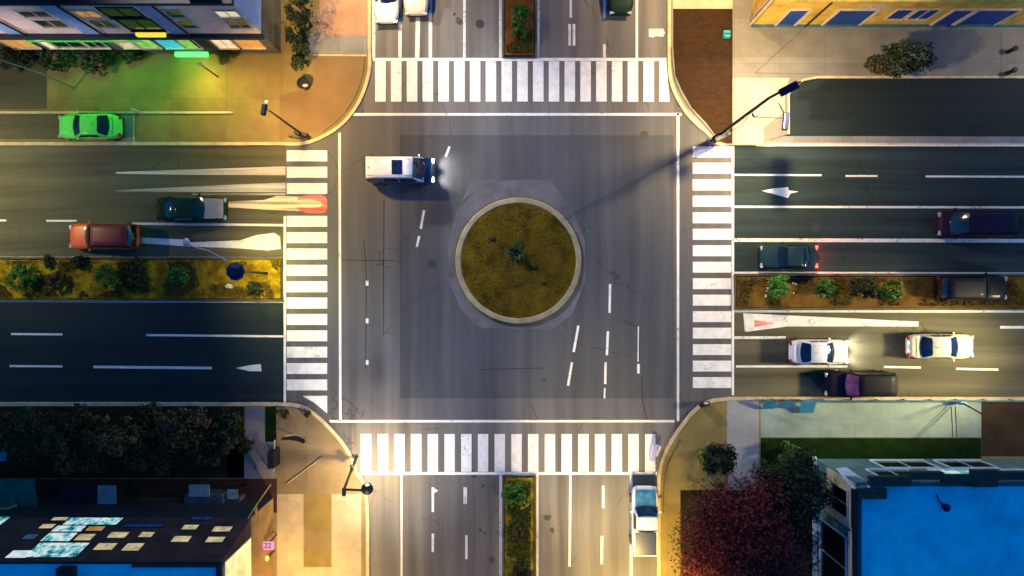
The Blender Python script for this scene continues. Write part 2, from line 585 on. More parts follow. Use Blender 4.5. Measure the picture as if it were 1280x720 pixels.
def smooth_path(pts, k=3):
    for _ in range(k):
        q = [pts[0]]
        for a, b in zip(pts[:-1], pts[1:]):
            q.append((a[0] * .75 + b[0] * .25, a[1] * .75 + b[1] * .25))
            q.append((a[0] * .25 + b[0] * .75, a[1] * .25 + b[1] * .75))
        q.append(pts[-1])
        pts = q
    return pts


# ------------------------------------------------------------------ ground and roads
FAR = 2600
struct('ground', MB().flat([(-400, -400), (400, -400), (400, 400), (-400, 400)], -0.03), M['earth'])
struct('road_north', MB().flat(rectp(455, -FAR, 842, 143), 0.0), M['asph_ns'])
struct('road_south', MB().flat(rectp(440, 527, 842, FAR), 0.0), M['asph_ns'])
struct('junction', MB().flat(rectp(330, 60, 955, 640), -0.004), M['asph_core'])
struct('road_west_upper', MB().flat(rectp(-FAR, 176, 357, 330), 0.0), M['asph_ew'])
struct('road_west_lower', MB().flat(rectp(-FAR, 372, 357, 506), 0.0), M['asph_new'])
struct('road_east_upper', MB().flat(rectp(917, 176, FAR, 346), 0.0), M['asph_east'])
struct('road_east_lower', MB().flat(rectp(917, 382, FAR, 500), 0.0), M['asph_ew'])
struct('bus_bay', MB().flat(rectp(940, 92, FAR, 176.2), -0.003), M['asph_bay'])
# resurfaced rectangle in the middle of the junction, its seams showing
struct('road_patch', MB().flat(rectp(500, 169, 842, 498), 0.0), asphalt('asphalt resurfaced', (0.054, 0.058, 0.068), 'y', 0.26))
struct('island_apron', MB().flat(P((590, 226), (688, 224), (715, 262), (731, 300), (732, 350), (716, 392), (690, 412), (598, 410), (576, 386), (560, 350), (560, 300), (571, 262)), 0.004), M['apron'])
seam = MB()
for pts in ([(428, 325), (496, 326)], [(455, 300), (458, 345), (457, 460)], [(480, 250), (479, 420)], [(800, 405), (799, 450)],
            [(778, 400), (800, 410)], [(802, 470), (803, 500), (810, 530)], [(664, 506), (672, 524)], [(600, 462), (680, 460)]):
    ribbon(seam, P(*pts), 0.045, 0.0045)
struct('tar_seam', seam, grain('tar', (0.02, 0.02, 0.022), 0.2, 3))

for (px, py, r_) in ((805, 169, .34), (540, 330, .34), (1020, 284, .34), (600, 30, .32), (1140, 436, .32)):
    c_ = g(px, py)
    b_ = MB()
    b_.lathe(c_[0], c_[1], [(r_, 0.0), (r_, 0.012), (r_ * .86, 0.014), (r_ * .82, 0.006)], 20)
    struct('manhole_cover', b_, grain('cast iron', (.055, .053, .054), .4, 9, .6, .3) if not bpy.data.materials.get('cast iron') else bpy.data.materials['cast iron'])
oil = MB()
rnd0 = random.Random(11)
for _ in range(14):
    ax = rnd0.choice(((490, 60, 20, 60), (560, 40, 20, 60), (700, 45, 25, 50), (775, 40, 20, 60), (690, 640, 30, 70), (770, 650, 20, 70), (520, 650, 20, 70), (600, 650, 20, 70), (280, 210, 120, 16),
                      (960, 440, 60, 30), (980, 240, 80, 40), (640, 470, 150, 30), (470, 420, 30, 120), (780, 300, 40, 120), (600, 190, 120, 20)))
    px, py = ax[0] + rnd0.uniform(-1, 1) * ax[2], ax[1] + rnd0.uniform(-1, 1) * ax[3]
    c_ = g(px, py)
    rr = rnd0.uniform(.08, .30)
    oil.flat([(c_[0] + math.cos(k * .314) * rr * (1 + .25 * math.sin(3 * k * .314 + px)), c_[1] + math.sin(k * .314) * rr * (1 + .3 * math.cos(2 * k * .314 + py))) for k in range(20)], .0058)
struct('oil_stain', oil, grain('oil stain', (.060, .059, .062), .3, 4, .6))
tr_ = MB()
for r0, a0, a1 in ((5.9, 100, 215), (7.6, 95, 200), (6.4, -70, 40), (8.1, -80, 30), (5.6, 230, 280)):
    cc_ = g(648, 326)
    ribbon(tr_, [(cc_[0] + r0 * math.cos(R(a)), cc_[1] + r0 * 1.05 * math.sin(R(a))) for a in range(a0, a1, 5)], .17, .0062)
struct('tyre_track', tr_, asphalt('tyre rubber on asphalt', (.062, .061, .066), 'y', .3, False))
# block outlines (pavements rise 0.12 m)
cNW = smooth_path([(350, 180), (378, 181), (402, 173), (428, 157), (447, 133), (458, 108), (463, 84), (462, 60)], 3)
cNE = smooth_path([(836, 55), (836, 92), (841, 113), (853, 136), (870, 156), (884, 166), (892, 178), (906, 182)], 3)
cSW = smooth_path([(346, 505), (374, 506), (393, 516), (416, 538), (434, 560), (443, 580), (446, 592), (455, 600), (459, 625), (460, 650)], 3)
cSE = smooth_path([(823, 650), (823, 598), (826, 576), (838, 552), (853, 530), (868, 512), (884, 501), (912, 498)], 3)
NWB = [(-FAR, -FAR), (-FAR, 180)] + cNW + [(461, -FAR)]
NEB = [(837, -FAR)] + cNE + [(956, 182), (956, 176), (985, 168), (985, 140), (985, 118), (992, 108), (1004, 100), (1022, 97), (FAR, 97), (FAR, -FAR)]
SWB = [(-FAR, FAR), (-FAR, 505)] + cSW + [(460, FAR)]
SEB = [(823, FAR)] + cSE + [(FAR, 498), (FAR, FAR)]
struct('pavement_northwest', MB().prism(P(*NWB), -0.05, 0.12), M['plaza_gold'])
struct('pavement_northeast', MB().prism(P(*NEB), -0.05, 0.12), M['plaza'])
struct('pavement_southwest', MB().prism(P(*SWB), -0.05, 0.12), M['pave_tan'])
struct('pavement_southeast', MB().prism(P(*SEB), -0.05, 0.12), M['pave_olive'])
kb = MB()
for c, ext0, ext1 in ((cNW, [(-FAR, 180)], [(461.5, -FAR)]), (cNE, [(837, -FAR)], []), (cSW, [(-FAR, 505)], [(460, FAR)]), (cSE, [(823, FAR)], [(FAR, 498)])):
    ribbon(kb, P(*(ext0 + c + ext1)), 0.24, -0.04, 0.15)
ribbon(kb, P((985, 168), (985, 118), (992, 108), (1004, 100), (1022, 97), (FAR, 97)), 0.16, -0.04, 0.14)
ribbon(kb, P((956, 179.5), (FAR, 181.5)), 0.12, 0.0, 0.015)
struct('kerb', kb, M['kerb'])
# inner second kerb lines that ring the corners
kb2 = MB()
ribbon(kb2, P(*smooth_path([(838, 60), (841, 94), (848, 114), (861, 136), (880, 156), (893, 172)], 3)), 0.10, 0.10, 0.155)
ribbon(kb2, P(*smooth_path([(457, 72), (454, 98), (444, 124), (427, 148), (404, 165)], 3)), 0.10, 0.10, 0.145)
ribbon(kb2, P(*smooth_path([(829, 640), (829, 600), (834, 578), (850, 548)], 2)), 0.10, 0.10, 0.155)
struct('gutter_edge', kb2, M['kerb_dark'])

# pavement fields (thin sheets, 4 mm steps)
Z = 0.124
struct('lay_by', MB().flat(rectp(-FAR, 143, 152, 174), Z), M['lay_by'])
struct('forecourt_dark', MB().flat(rectp(-FAR, 62, 60, 137), Z), M['lay_by'])
struct('path_slab', MB().flat(rectp(152, 143, 168, 176), Z), M['pave_grey'])
struct('salmon_pavement', MB().flat(P((400, -400), (459, -400), (459, 46), (415, 46), (400, 42)), Z), M['pave_pink'])
struct('grey_pavement', MB().flat(P((378, 42), (400, 42.2), (415, 46.2), (459, 46.2), (459, 68), (378, 68)), Z), M['pave_grey'])
struct('corner_pavement', MB().flat(P((394, 72), (455, 72), (452, 98), (442, 122), (424, 147), (402, 163), (350, 176), (350, 120), (394, 110)), Z), grain('orange brown paving', (0.20, 0.125, 0.055), 0.15, 0.4))
struct('brick_pavement', MB().flat(P((841, 12), (915, 12), (915, 180), (896, 180), (894, 170), (882, 154), (864, 135), (851, 112), (843.5, 94), (841, 60)), Z), M['brick'])
struct('cream_pavement', MB().flat(P((841, -400), (915, -400), (915, 11.6), (841, 11.6)), Z), M['pave_cream'])
struct('cream_path', MB().flat(P((915.2, 98), (986, 98), (980, 118), (980, 140), (953, 160), (953, 181), (915.2, 181)), Z), M['pave_cream'])
struct('bay_edge', MB().flat(P((953.5, 170), (FAR, 174), (FAR, 180), (953.5, 179)), 0.006), M['pave_grey'])
pl = MB()
for pts in ([(943, 92), (1000, 40)], [(943, 92), (1024, 93)], [(1250, 40), (1250, 95)]):
    ribbon(pl, P(*pts), 0.05, Z + .004)
struct('plaza_joint', pl, M['kerb_dark'])
nl = MB()
ribbon(nl, P((-FAR, 139.5), (292, 141.5)), 0.16, 0.11, 0.22)
ribbon(nl, P((168.5, 142), (168.5, 178)), 0.09, 0.11, 0.16)
ribbon(nl, P((392, 69.5), (459, 70)), 0.12, 0.11, 0.15)
struct('low_kerb', nl, M['kerb'])
struct('pale_pavement_a', MB().flat(rectp(347, 617, 380, FAR), Z), M['pave_pale'])
struct('pale_pavement_b', MB().flat(P((415, 617), (452, 617), (452, FAR), (415, FAR)), Z), M['pave_pale'])
struct('gold_pavement', MB().flat(rectp(380, 617, 415, 662), Z), M['plaza_gold'])
struct('ghost_panel', MB().flat(rectp(380, 662, 415, 682), Z), M['pave_tan'])  # shadowy car ghost laid out as a paving panel
struct('ghost_panel_low', MB().flat(rectp(380, 684, 415, 708), Z), M['plaza_gold'])  # lower part of the same car ghost, also as paving
struct('pale_pavement_c', MB().flat(rectp(380, 708.2, 415, FAR), Z), M['pave_pale'])
struct('path', MB().flat(P((308, 508), (332, 508), (332, 552), (345, 552), (345, 596), (285, 600), (285, 560), (308, 548)), Z), M['pave_grey'])
struct('grass_strip', MB().flat(rectp(332, 508, 346, 552), Z), M['lawn'])
struct('terrace', MB().flat(rectp(-300, 598, 347, 640), Z), M['red_yard'])
struct('garden_bed', MB().flat(rectp(-FAR, 508, 306, 597), Z), M['earth'])
struct('grey_footway', MB().flat(rectp(908, 499, 948, 612), Z), slabs('pale lavender footway', (.42, .43, .46), (2.2, 2.2), .08, .8))
struct('pale_footway', MB().flat(rectp(950, 501, 1225, 546), Z), M['pave_teal'])
struct('brown_yard', MB().flat(rectp(1225.3, 501, FAR, 570), Z), M['brown_ground'])
struct('lawn', MB().flat(rectp(950, 547, 1225, 640), Z), M['lawn'])
struct('tree_bed', MB().flat(rectp(850, 612, 1019, FAR), Z), M['earth'])

# ------------------------------------------------------------------ markings
ZM = 0.009
mk = MB()


def line(x0, y0, x1, y1, w=3.0):
    ribbon(mk, P((x0, y0), (x1, y1)), w * U, ZM)


def zebra(name, rects, mat=None):
    b = MB()
    for r in rects:
        b.flat(r, ZM)
    return struct(name, b, mat or M['zebra'])


zn = []
for k in range(19):
    x = 469 + 19.72 * k
    w = 13.2 if k < 18 else 9
    zn.append(rectp(x, 76.6, x + w, 127) if k < 18 else P((x, 76.6), (x + w, 76.6), (x + 13, 127), (x, 127)))
zn.append(rectp(466, 72.4, 833, 76.2))
zebra('crosswalk_north', zn)
zs = [rectp(451 + 20.9 * k, 542.5, 464 + 20.9 * k, 589.6) for k in range(18)]
zs.append(rectp(450, 590, 821, 593.5))
zebra('crosswalk_south', zs)
zw = []
for k in range(16):
    y = 188 + 20.45 * k
    if k == 3:
        continue
    if k == 15:
        zw.append(P((379, y), (409, y), (409, y + 22), (392, y + 8), (379, y + 1)))
        continue
    zw.append(rectp(358.5, y, 409, y + 13.6))
zw.append(rectp(354.6, 270, 357.6, 503))
zebra('crosswalk_west', zw)
ze = [rectp(866, 183 + 20.6 * k, 914, 183 + 20.6 * k + 13.6) for k in range(15)]
ze.append(rectp(914.6, 183, 917.6, 494))
zebra('crosswalk_east', ze)
# box round the junction
line(424.5, 166, 425.5, 526.5, 3.2)
line(847.5, 141, 847.5, 526.5, 3.2)
line(440, 143, 852, 143, 3.4)
line(412, 526.5, 843, 526.5, 3.2)
struct('junction_outline', mk, M['paint'])
mk = MB()
for a in ((562, 183, 557, 196), (530, 263, 526, 286), (524, 295, 521, 309), (723, 407, 717, 440), (715, 453, 710, 482),
          (762.5, 355, 762, 391), (760, 414, 758.5, 444), (757, 453, 756.5, 480)):
    line(*a, w=3)
for a in ((459, 351, 459, 357), (459, 398, 459, 404), (459, 450, 459, 456), (798, 455, 798, 467)):
    line(*a, w=3.4)
line(798, 408, 797.6, 452, 1.5)
line(756, 485, 755.5, 498, 2)
# north road
line(468, -FAR, 467, 72, 4)
line(500, -FAR, 500, 72, 4.2)
line(522.5, 22, 521.5, 72, 5.5)
line(538, -FAR, 538, 72, 4.2)
line(581, -FAR, 580.5, 72, 3.2)
line(625.5, -FAR, 625.5, 72, 3.6)
line(673, -FAR, 673, 72, 3.6)
for y in range(-10, 8):
    line(713.5, -y * 55 - 35, 713.5, -y * 55 + 0, 3) if y > 0 else None
line(713.5, 0, 713.5, 22, 3)
line(712, 30, 712, 57, 3.4)
line(717.5, 30, 717.5, 57, 3.4)
line(755.5, -30, 755.5, 23, 3.4)
line(755.5, 55, 755.5, 72, 3.4)
line(796, -FAR, 796, 72, 3.2)
# south road
line(502, 593, 502, FAR, 2.4)
line(541, 609, 541, 640, 3)
line(541, 667, 541, 690, 3)
line(581.5, 609, 581.5, 630, 4.5)
line(583, 669, 583, 699, 3)
line(626, 593, 626, FAR, 3.6)
line(671.5, 593, 671.5, FAR, 3.4)
line(713, 593, 712, 708, 3)
line(754, 607, 754, 635, 3.2)
line(752.5, 670, 752, 705, 3.2)
line(789, 593, 789, FAR, 3.4)
for k in range(1, 8):
    line(541, 667 + 60 * k, 541, 692 + 60 * k, 3)
    line(583, 669 + 60 * k, 583, 699 + 60 * k, 3)
    line(752, 670 + 65 * k, 752, 704 + 65 * k, 3.2)
# west
line(165, 279.5, 355, 281.5, 3)
line(58, 276, 96, 276, 2.4)
line(-30, 275.5, 8, 275.5, 2.4)
line(-FAR, 322, 355, 322, 2.4)
line(-FAR, 377, 356, 377, 2.8)
line(14, 417.5, 78, 418, 2.6)
line(183, 418.8, 356, 420.5, 2.6)
line(12, 457.5, 78, 458, 2.6)
line(117, 458.6, 265, 460, 3.2)
line(-FAR, 503, 348, 504, 2.6)
for k in range(1, 8):
    line(-110 * k, 276, -110 * k + 38, 276, 2.4)
    line(-130 * k, 418, -130 * k + 64, 418, 2.6)
# east
line(918, 218.5, 1027, 219, 2.4)
line(1057, 220, 1097, 220, 2.4)
line(1157, 220.5, 1310, 221, 2.4)
line(918, 258.5, FAR, 262, 2.8)
line(916, 300, FAR, 305, 4.6)
line(917, 341, FAR, 344, 2.8)
line(918, 388.5, FAR, 390, 4.0)
line(918, 422, 982, 422, 3.4)
line(1250, 409, 1330, 409.5, 3.4)
line(920, 458, 1060, 458, 2.8)
line(1105, 458.6, 1151, 459.4, 2.6)
line(1195, 461, 1248, 462, 2.6)
line(918, 497, FAR, 497, 2.0)
for k in range(1, 8):
    line(1250 + 120 * k, 461, 1310 + 120 * k, 461, 2.6)
    line(1250 + 150 * k, 409, 1330 + 150 * k, 409.5, 3.4)
line(945, 181, FAR, 182.5, 3.4)


def arrow(pts):
    mk.flat(P(*pts), ZM + 0.004)


arrow([(952, 238.5), (968, 235.5), (985, 234), (986, 238), (998, 239.5), (988, 242), (985, 247.5), (965, 242)])
arrow([(295, 460), (312, 456.5), (326, 455), (327, 464), (312, 464)])
arrow([(541, 609), (548, 613.5), (541, 617)])
arrow([(811, 36), (829, 36), (831, 41), (829, 46), (820, 45), (816, 47), (811, 46)])
# light trails either side, laid flat as splayed white marks
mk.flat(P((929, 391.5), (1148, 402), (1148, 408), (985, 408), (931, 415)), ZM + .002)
struct('lane_marking_and_light_trail', mk, M['paint'])  # lane lines together with the right road's light trail
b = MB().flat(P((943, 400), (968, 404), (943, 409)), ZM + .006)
struct('pocket_light_ghost', b, M['trail_red'])  # red tail light ghost inside the right trail
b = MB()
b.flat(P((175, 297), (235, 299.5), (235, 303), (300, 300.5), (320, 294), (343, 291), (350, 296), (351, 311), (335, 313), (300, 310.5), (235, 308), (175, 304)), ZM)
struct('flared_light_trail', b, M['paint'])  # white light trail of the left road, painted on the asphalt
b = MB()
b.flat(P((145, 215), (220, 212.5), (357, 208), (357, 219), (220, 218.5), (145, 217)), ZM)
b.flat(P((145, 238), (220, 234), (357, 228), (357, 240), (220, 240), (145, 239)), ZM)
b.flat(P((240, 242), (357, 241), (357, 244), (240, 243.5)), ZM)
struct('faint_light_streak', b, M['trail_pale'])  # faint light streaks of the left road, painted pale
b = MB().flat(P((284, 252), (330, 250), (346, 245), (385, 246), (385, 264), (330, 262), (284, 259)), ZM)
struct('cream_light_streak', b, M['trail_cream'])  # light streak of a moving car, painted cream
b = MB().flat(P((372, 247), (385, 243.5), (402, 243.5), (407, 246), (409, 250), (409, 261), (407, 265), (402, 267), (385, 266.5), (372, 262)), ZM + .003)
struct('tail_light_ghost', b, M['trail_red'])  # tail light ghost of that car, painted over the crossing
struct('pale_light_ghost', MB().flat(P((372, 250), (388, 249), (400, 252), (404, 255), (400, 259), (388, 260), (372, 259)), ZM + .007), M['trail_cream'])  # pale middle of the tail light ghost

# ------------------------------------------------------------------ medians and island


def median(name, x0, y0, x1, y1, mat):
    struct(name, MB().prism(rectp(x0 + 2.5, y0 + 2.5, x1 - 2.5, y1 - 2.5), -0.02, 0.14), mat)


def tufts(name, n, area, mat, label, h=(0.1, 0.25), z0=0.13):
    b = MB()
    for _ in range(n):
        x, y = area()
        a = random.uniform(0, 6.28)
        hh = random.uniform(*h)
        l = random.uniform(0.3, 1.0) * hh
        w = 0.02 + 0.03 * random.random()
        dx, dy = math.cos(a), math.sin(a)
        b.add([(x - dy * w, y + dx * w, z0), (x + dy * w, y - dx * w, z0), (x + dx * l, y + dy * l, z0 + hh)], [(0, 1, 2)])
    o = b.build(name, mat)
    return tag(o, label, 'grass', None, 'stuff')


median('median_west', -FAR, 322.5, 354, 375.5, M['soil'])
median('median_east', 918, 343.5, FAR, 386.5, M['soil_bare'])
median('median_north', 629, -FAR, 670, 72, M['soil_red'])
median('median_south', 629, 594, 669, FAR, M['soil'])
mkb = MB()
for x0, y0, x1, y1 in ((-FAR, 322.5, 354, 375.5), (918, 343.5, FAR, 386.5), (629, -FAR, 670, 72), (629, 594, 669, FAR)):
    ribbon(mkb, P((x0, y0), (x1, y0), (x1, y1), (x0, y1), (x0, y0 + .1)), 0.16, -0.02, 0.16)
struct('median_kerb', mkb, M['kerb_dark'])


def in_rect(x0, y0, x1, y1):
    def f():
        return g(random.uniform(x0, x1), random.uniform(y0, y1))
    return f


def patchy(fn, sc_, thr):
    def f():
        for _ in range(20):
            p = fn()
            if mnoise.noise((p[0] * sc_, p[1] * sc_, 3.1)) > thr:
                return p
        return p
    return f


tufts('dry_grass', 9000, patchy(in_rect(-20, 327, 350, 371), .5, 0.0), M['grass_dry'], 'dry yellow grass in the left median')
tufts('dry_grass', 5000, patchy(in_rect(922, 348, 1290, 382), .5, 0.0), M['grass_dry'], 'sparse brown grass in the right median')
tufts('green_grass', 4500, patchy(in_rect(634, 600, 663, 722), .6, -.15), M['grass_green'], 'green grass in the bottom median')
tufts('green_grass', 2500, patchy(in_rect(634, 40, 664, 66), .6, -.1), M['grass_dry'], 'rusty dry grass in the top median')
cx, cy = g(648, 326)


def in_disc():
    r = 4.2 * math.sqrt(random.random())
    t = random.uniform(0, 6.283)
    return cx + r * math.cos(t), cy + r * math.sin(t)


isl = thing('traffic_island', 'round central traffic island of olive turf ringed by a pale kerb', 'traffic island', (cx, cy, 0))
MB().lathe(cx, cy, [(4.46, -0.02), (4.46, 0.10), (4.36, 0.14)], 72).build('turf', M['island'], isl)
kr = MB()
prof = [(4.72, -0.02), (4.72, 0.13), (4.66, 0.17), (4.36, 0.18), (4.30, 0.15), (4.30, 0.0)]
n = 80
vs, fs = [], []
for r_, z_ in prof:
    for k in range(n):
        t = 2 * math.pi * k / n
        vs.append((cx + r_ * math.cos(t), cy + r_ * math.sin(t), z_))
for i in range(len(prof) - 1):
    for k in range(n):
        fs.append((i * n + k, i * n + (k + 1) % n, (i + 1) * n + (k + 1) % n, (i + 1) * n + k))
kr.add(vs, fs).build('kerb_ring', grain('island kerb stone', (0.24, 0.21, 0.14), 0.25, 1.5), isl, smooth=False)
gu = MB()
n = 80
vs, fs = [], []
for r_ in (4.73, 4.86):
    for k in range(n):
        t = 2 * math.pi * k / n
        vs.append((cx + r_ * math.cos(t), cy + r_ * math.sin(t), 0.008))
fs = [(k, (k + 1) % n, n + (k + 1) % n, n + k) for k in range(n)]
gu.add(vs, fs).build('gutter_ring', M['kerb_dark'], isl)
tufts('dry_grass', 3500, in_disc, leaf_mat('olive turf blades', (0.025, 0.02, 0.002), (0.10, 0.085, 0.008)), 'short olive grass covering the round island', (0.03, 0.10))
for (px, py, r_, lb) in ((615, 298, .32, 'dark stone in the upper left of the round island'), (667, 333, .36, 'dark stone right of the island plant'),
                         (680, 353, .26, 'smallest dark stone, lower right in the round island')):
    c = at(px, py, .2)
    tag(MB().ball((c.x, c.y, .16), (r_ * .8, r_ * .6, .12), 12, 8, .12).build('stone', grain('dark mossy stone', (.016, .014, .006), .4, 5)), lb, 'stone', 'stones on the round island')


# ------------------------------------------------------------------ plants
def leaves(b, c, rad, n, size, flat=0.0):
    for _ in range(n):
        d = Vector((random.gauss(0, 1), random.gauss(0, 1), random.gauss(0, 1))).normalized()
        rr = random.random() ** 0.35
        p = Vector((c[0] + d.x * rad[0] * rr, c[1] + d.y * rad[1] * rr, c[2] + d.z * rad[2] * rr))
        nrm = (d + Vector((random.gauss(0, .6), random.gauss(0, .6), random.gauss(0.4, .6)))).normalized()
        a = nrm.orthogonal().normalized()
        a.rotate(Matrix.Rotation(random.uniform(0, 6.28), 3, nrm))
        bb = nrm.cross(a)
        s = size * random.uniform(.45, 1.6)
        b.add([p - a * s, p - bb * s * .45, p + a * s, p + bb * s * .45], [(0, 1, 2, 3)])


def crown(b, c, rad, clumps, per, size, seed=0):
    rnd = random.Random(seed)
    for i in range(clumps):
        while True:
            d = Vector((rnd.uniform(-1, 1), rnd.uniform(-1, 1), rnd.uniform(-.8, 1)))
            if 0.15 < d.length < 1:
                break
        d = d.normalized() * (d.length ** .5) * rnd.uniform(.72, 1.18)
        k = rnd.uniform(.16, .34)
        leaves(b, (c[0] + d.x * rad[0] * .8, c[1] + d.y * rad[1] * .8, c[2] + d.z * rad[2] * .75),
               (rad[0] * k, rad[1] * k, rad[2] * k), per, size)


def tree(name, label, cat, px, py, z, rad, clumps, per, size, mat, group=None, seed=0, trunk=0.14, base=None):
    """px,py: where the crown's centre (height z) is seen"""
    c = at(px, py, z)
    t = thing(name, label, cat, (c.x, c.y, 0.12), 0, group)
    b = MB()
    crown(b, c, rad, clumps, per, size, seed)
    b.build('crown', mat, t)
    tb = MB()
    top = Vector((c.x, c.y, z))
    tb.tube([(c.x, c.y, .1), (c.x + .08, c.y - .05, z * .4), (c.x, c.y, z * .75)], [trunk * 1.4, trunk, trunk * .7], 10)
    rnd = random.Random(seed + 99)
    for k in range(7):
        a = k * .9 + rnd.uniform(-.3, .3)
        s0 = Vector((c.x, c.y, z * rnd.uniform(.35, .7)))
        e = Vector((c.x + math.cos(a) * rad[0] * .6, c.y + math.sin(a) * rad[1] * .6, z + rnd.uniform(-.2, .5) * rad[2]))
        m_ = (s0 + e) / 2 + Vector((0, 0, .15 * z))
        tb.tube([s0, m_, e], [trunk * .55, trunk * .35, trunk * .12], 6)
    tb.build('trunk', M['bark'], t)
    return t


def shrub(label, px, py, r, h, mat, group, seed, n=26, per=46, size=.09, name='shrub'):
    c = at(px, py, h * .6)
    t = thing(name, label, 'shrub', (c.x, c.y, .13), 0, group)
    b = MB()
    crown(b, (c.x, c.y, h * .58 + .1), (r, r, h * .5), n, per, size, seed)
    b.build('foliage', mat, t)
    s_ = MB()
    for k in range(6):
        a = k * 1.05 + seed
        s_.tube([(c.x, c.y, .1), (c.x + math.cos(a) * r * .3, c.y + math.sin(a) * r * .3, h * .4), (c.x + math.cos(a) * r * .6, c.y + math.sin(a) * r * .6, h * .8)], [.035, .025, .01], 6)
    s_.build('stem', M['bark'], t)
    return t


GW = 'shrubs planted along the left median'
for i, (px, py, r_, h_, mt, lb) in enumerate((
        (27, 345, 1.15, 1.5, 'leaf_green', 'widest green shrub, at the left end of the left median'),
        (72, 352, .75, .9, 'leaf_olive', 'dull dark shrub between the first two green shrubs of the left median'),
        (132, 346, .98, 1.4, 'leaf_green', 'middle green shrub of the left median, below the red car'),
        (165, 352, .8, .8, 'leaf_dark', 'low dark shrub just right of the middle green shrub'),
        (222, 345, .85, 1.5, 'leaf_green', 'round green shrub nearest the street lamp in the left median'),
        (100, 328, .55, .6, 'leaf_dark', 'small dark shrub at the upper edge of the left median'),
        (170, 330, .7, .6, 'leaf_olive', 'flat olive shrub at the upper edge under the red car tail'),
        (317, 359, .5, 1.2, 'leaf_dark', 'small teal green shrub beside the lamp at the left median end'),
        (60, 326, .5, .5, 'leaf_olive', 'small olive shrub on the upper kerb near the left frame edge'))):
    shrub(lb, px, py, r_, h_, M[mt], GW, i + 1)
GE = 'shrubs planted along the right median'
for i, (px, py, r_, h_, mt, lb) in enumerate((
        (972, 357, 1.05, 1.7, 'leaf_bright', 'bright green spiky shrub with pale flowers, nearest the right crossing'),
        (1031, 360, .85, 1.2, 'leaf_green', 'dull green shrub second from the right crossing'),
        (1080, 360, 1.15, 1.4, 'leaf_dark', 'darkest shrub of the right median'),
        (1114, 364, .95, 1.3, 'leaf_green', 'ragged shrub at the right end of the row, near the black car'))):
    shrub(lb, px, py, r_, h_, M[mt], GE, i + 21, per=50)
c = at(960, 362, .5)
fl = MB()
for k in range(16):
    a = random.uniform(0, 6.28)
    q = at(random.choice((957, 960, 963, 993)) + random.uniform(-3, 3), 362 + random.uniform(-9, 9), .7)
    fl.ball(q, random.uniform(.04, .08), 6, 4)
tag(fl.build('flowers', grain('cream petals', (.6, .55, .35), .2, 4)), 'pale cream flowers beside the bright green spiky shrub', 'flowers', None, 'stuff')
shrub('long green shrub in the top median', 651, 18, 0.85, 1.2, M['leaf_green'], None, 41, 30, 50)
shrub('green shrub in the top median close to the crossing', 648, 38, 0.7, .8, M['leaf_green'], None, 42, 20, 50)
shrub('dense green shrub at the head of the bottom median', 643, 617, .95, 1.0, M['leaf_green'], None, 43, 30, 60)
shrub('yellow green tall grass shrub in the bottom median', 656, 626, .55, .9, leaf_mat('lime leaves', (.08, .12, .01), (.30, .36, .04)), None, 44, 16, 40)
shrub('olive shrub far down the bottom median', 648, 670, .95, .6, M['leaf_olive'], None, 45, 24, 50)
shrub('dark shrub lowest in the bottom median', 652, 712, .9, .7, M['leaf_dark'], None, 46, 24, 50)
# spiky plant in the island centre
c = at(646, 317, .5)
t = thing('yucca_plant', 'dark green spiky plant in the middle of the round island', 'plant', (c.x, c.y, .14))
b = MB()
for k in range(90):
    a = random.uniform(0, 6.283)
    el = random.uniform(.1, 1.2)
    L = random.uniform(.5, 1.15)
    p0 = Vector((c.x, c.y, .16))
    d = Vector((math.cos(a) * math.cos(el), math.sin(a) * math.cos(el), math.sin(el)))
    s_ = Vector((-math.sin(a), math.cos(a), 0)) * .05
    m_ = p0 + d * L * .6
    e = p0 + d * L + Vector((0, 0, -.2))
    b.add([p0 - s_, p0 + s_, m_ + s_, e, m_ - s_], [(0, 1, 2, 4), (4, 2, 3)])
b.build('leaves', leaf_mat('yucca leaves', (.004, .014, .004), (.02, .05, .012)), t)
MB().tube([(c.x, c.y, .1), (c.x, c.y, .5)], [.12, .08], 8).build('stem', M['bark'], t)

# corner planting at the lower left kerb
for px, py, lb in ((356, 516, 'yellow green low plant at the kerb of the lower left corner'), (384, 516, 'small mossy plant on the lower left corner kerb')):
    shrub(lb, px, py, .55 if px < 370 else .35, .45, M['leaf_olive'], None, px, 12, 40, .07, 'low_plant')

# garden trees, lower left
GT = 'trees of the dark garden on the lower left'
mats = ['leaf_dark', 'leaf_dark', 'leaf_autumn']
for i, (px, py, z_, r_, mt, lb) in enumerate((
        (25, 545, 3.2, 2.7, 'leaf_dark', 'dark evergreen tree at the left frame edge of the lower left garden'),
        (85, 560, 3.6, 2.5, 'leaf_dark', 'dark evergreen tree behind the pale terrace panel'),
        (95, 530, 2.6, 1.9, 'leaf_dark', 'lower dark tree near the road, left of the russet tree'),
        (150, 545, 3.6, 1.9, 'leaf_autumn', 'russet brown tree in the lower left garden'),
        (190, 565, 3.0, 2.1, 'leaf_dark', 'dark tree right of and below the russet tree'),
        (228, 538, 3.4, 2.2, 'leaf_autumn', 'second brown leaved tree, right half of the garden'),
        (262, 562, 3.0, 1.9, 'leaf_dark', 'dark tree beside the grey boxes on the terrace'),
        (280, 535, 2.6, 1.7, 'leaf_dark', 'dark tree close to the grey path of the garden'),
        (185, 525, 2.0, 1.5, 'leaf_dark', 'low dark tree by the road between the two brown trees'))):
    tree('garden_tree', lb, 'tree', px, py, z_, (r_, r_ * .85, z_ * .38), 34, 55, .13, M['leaf_garden'] if mt == 'leaf_dark' else M[mt], GT, i + 60)
shrub('small dark bush on the grey path of the lower left garden', 308, 558, .7, 1.3, M['leaf_dark'], None, 88)
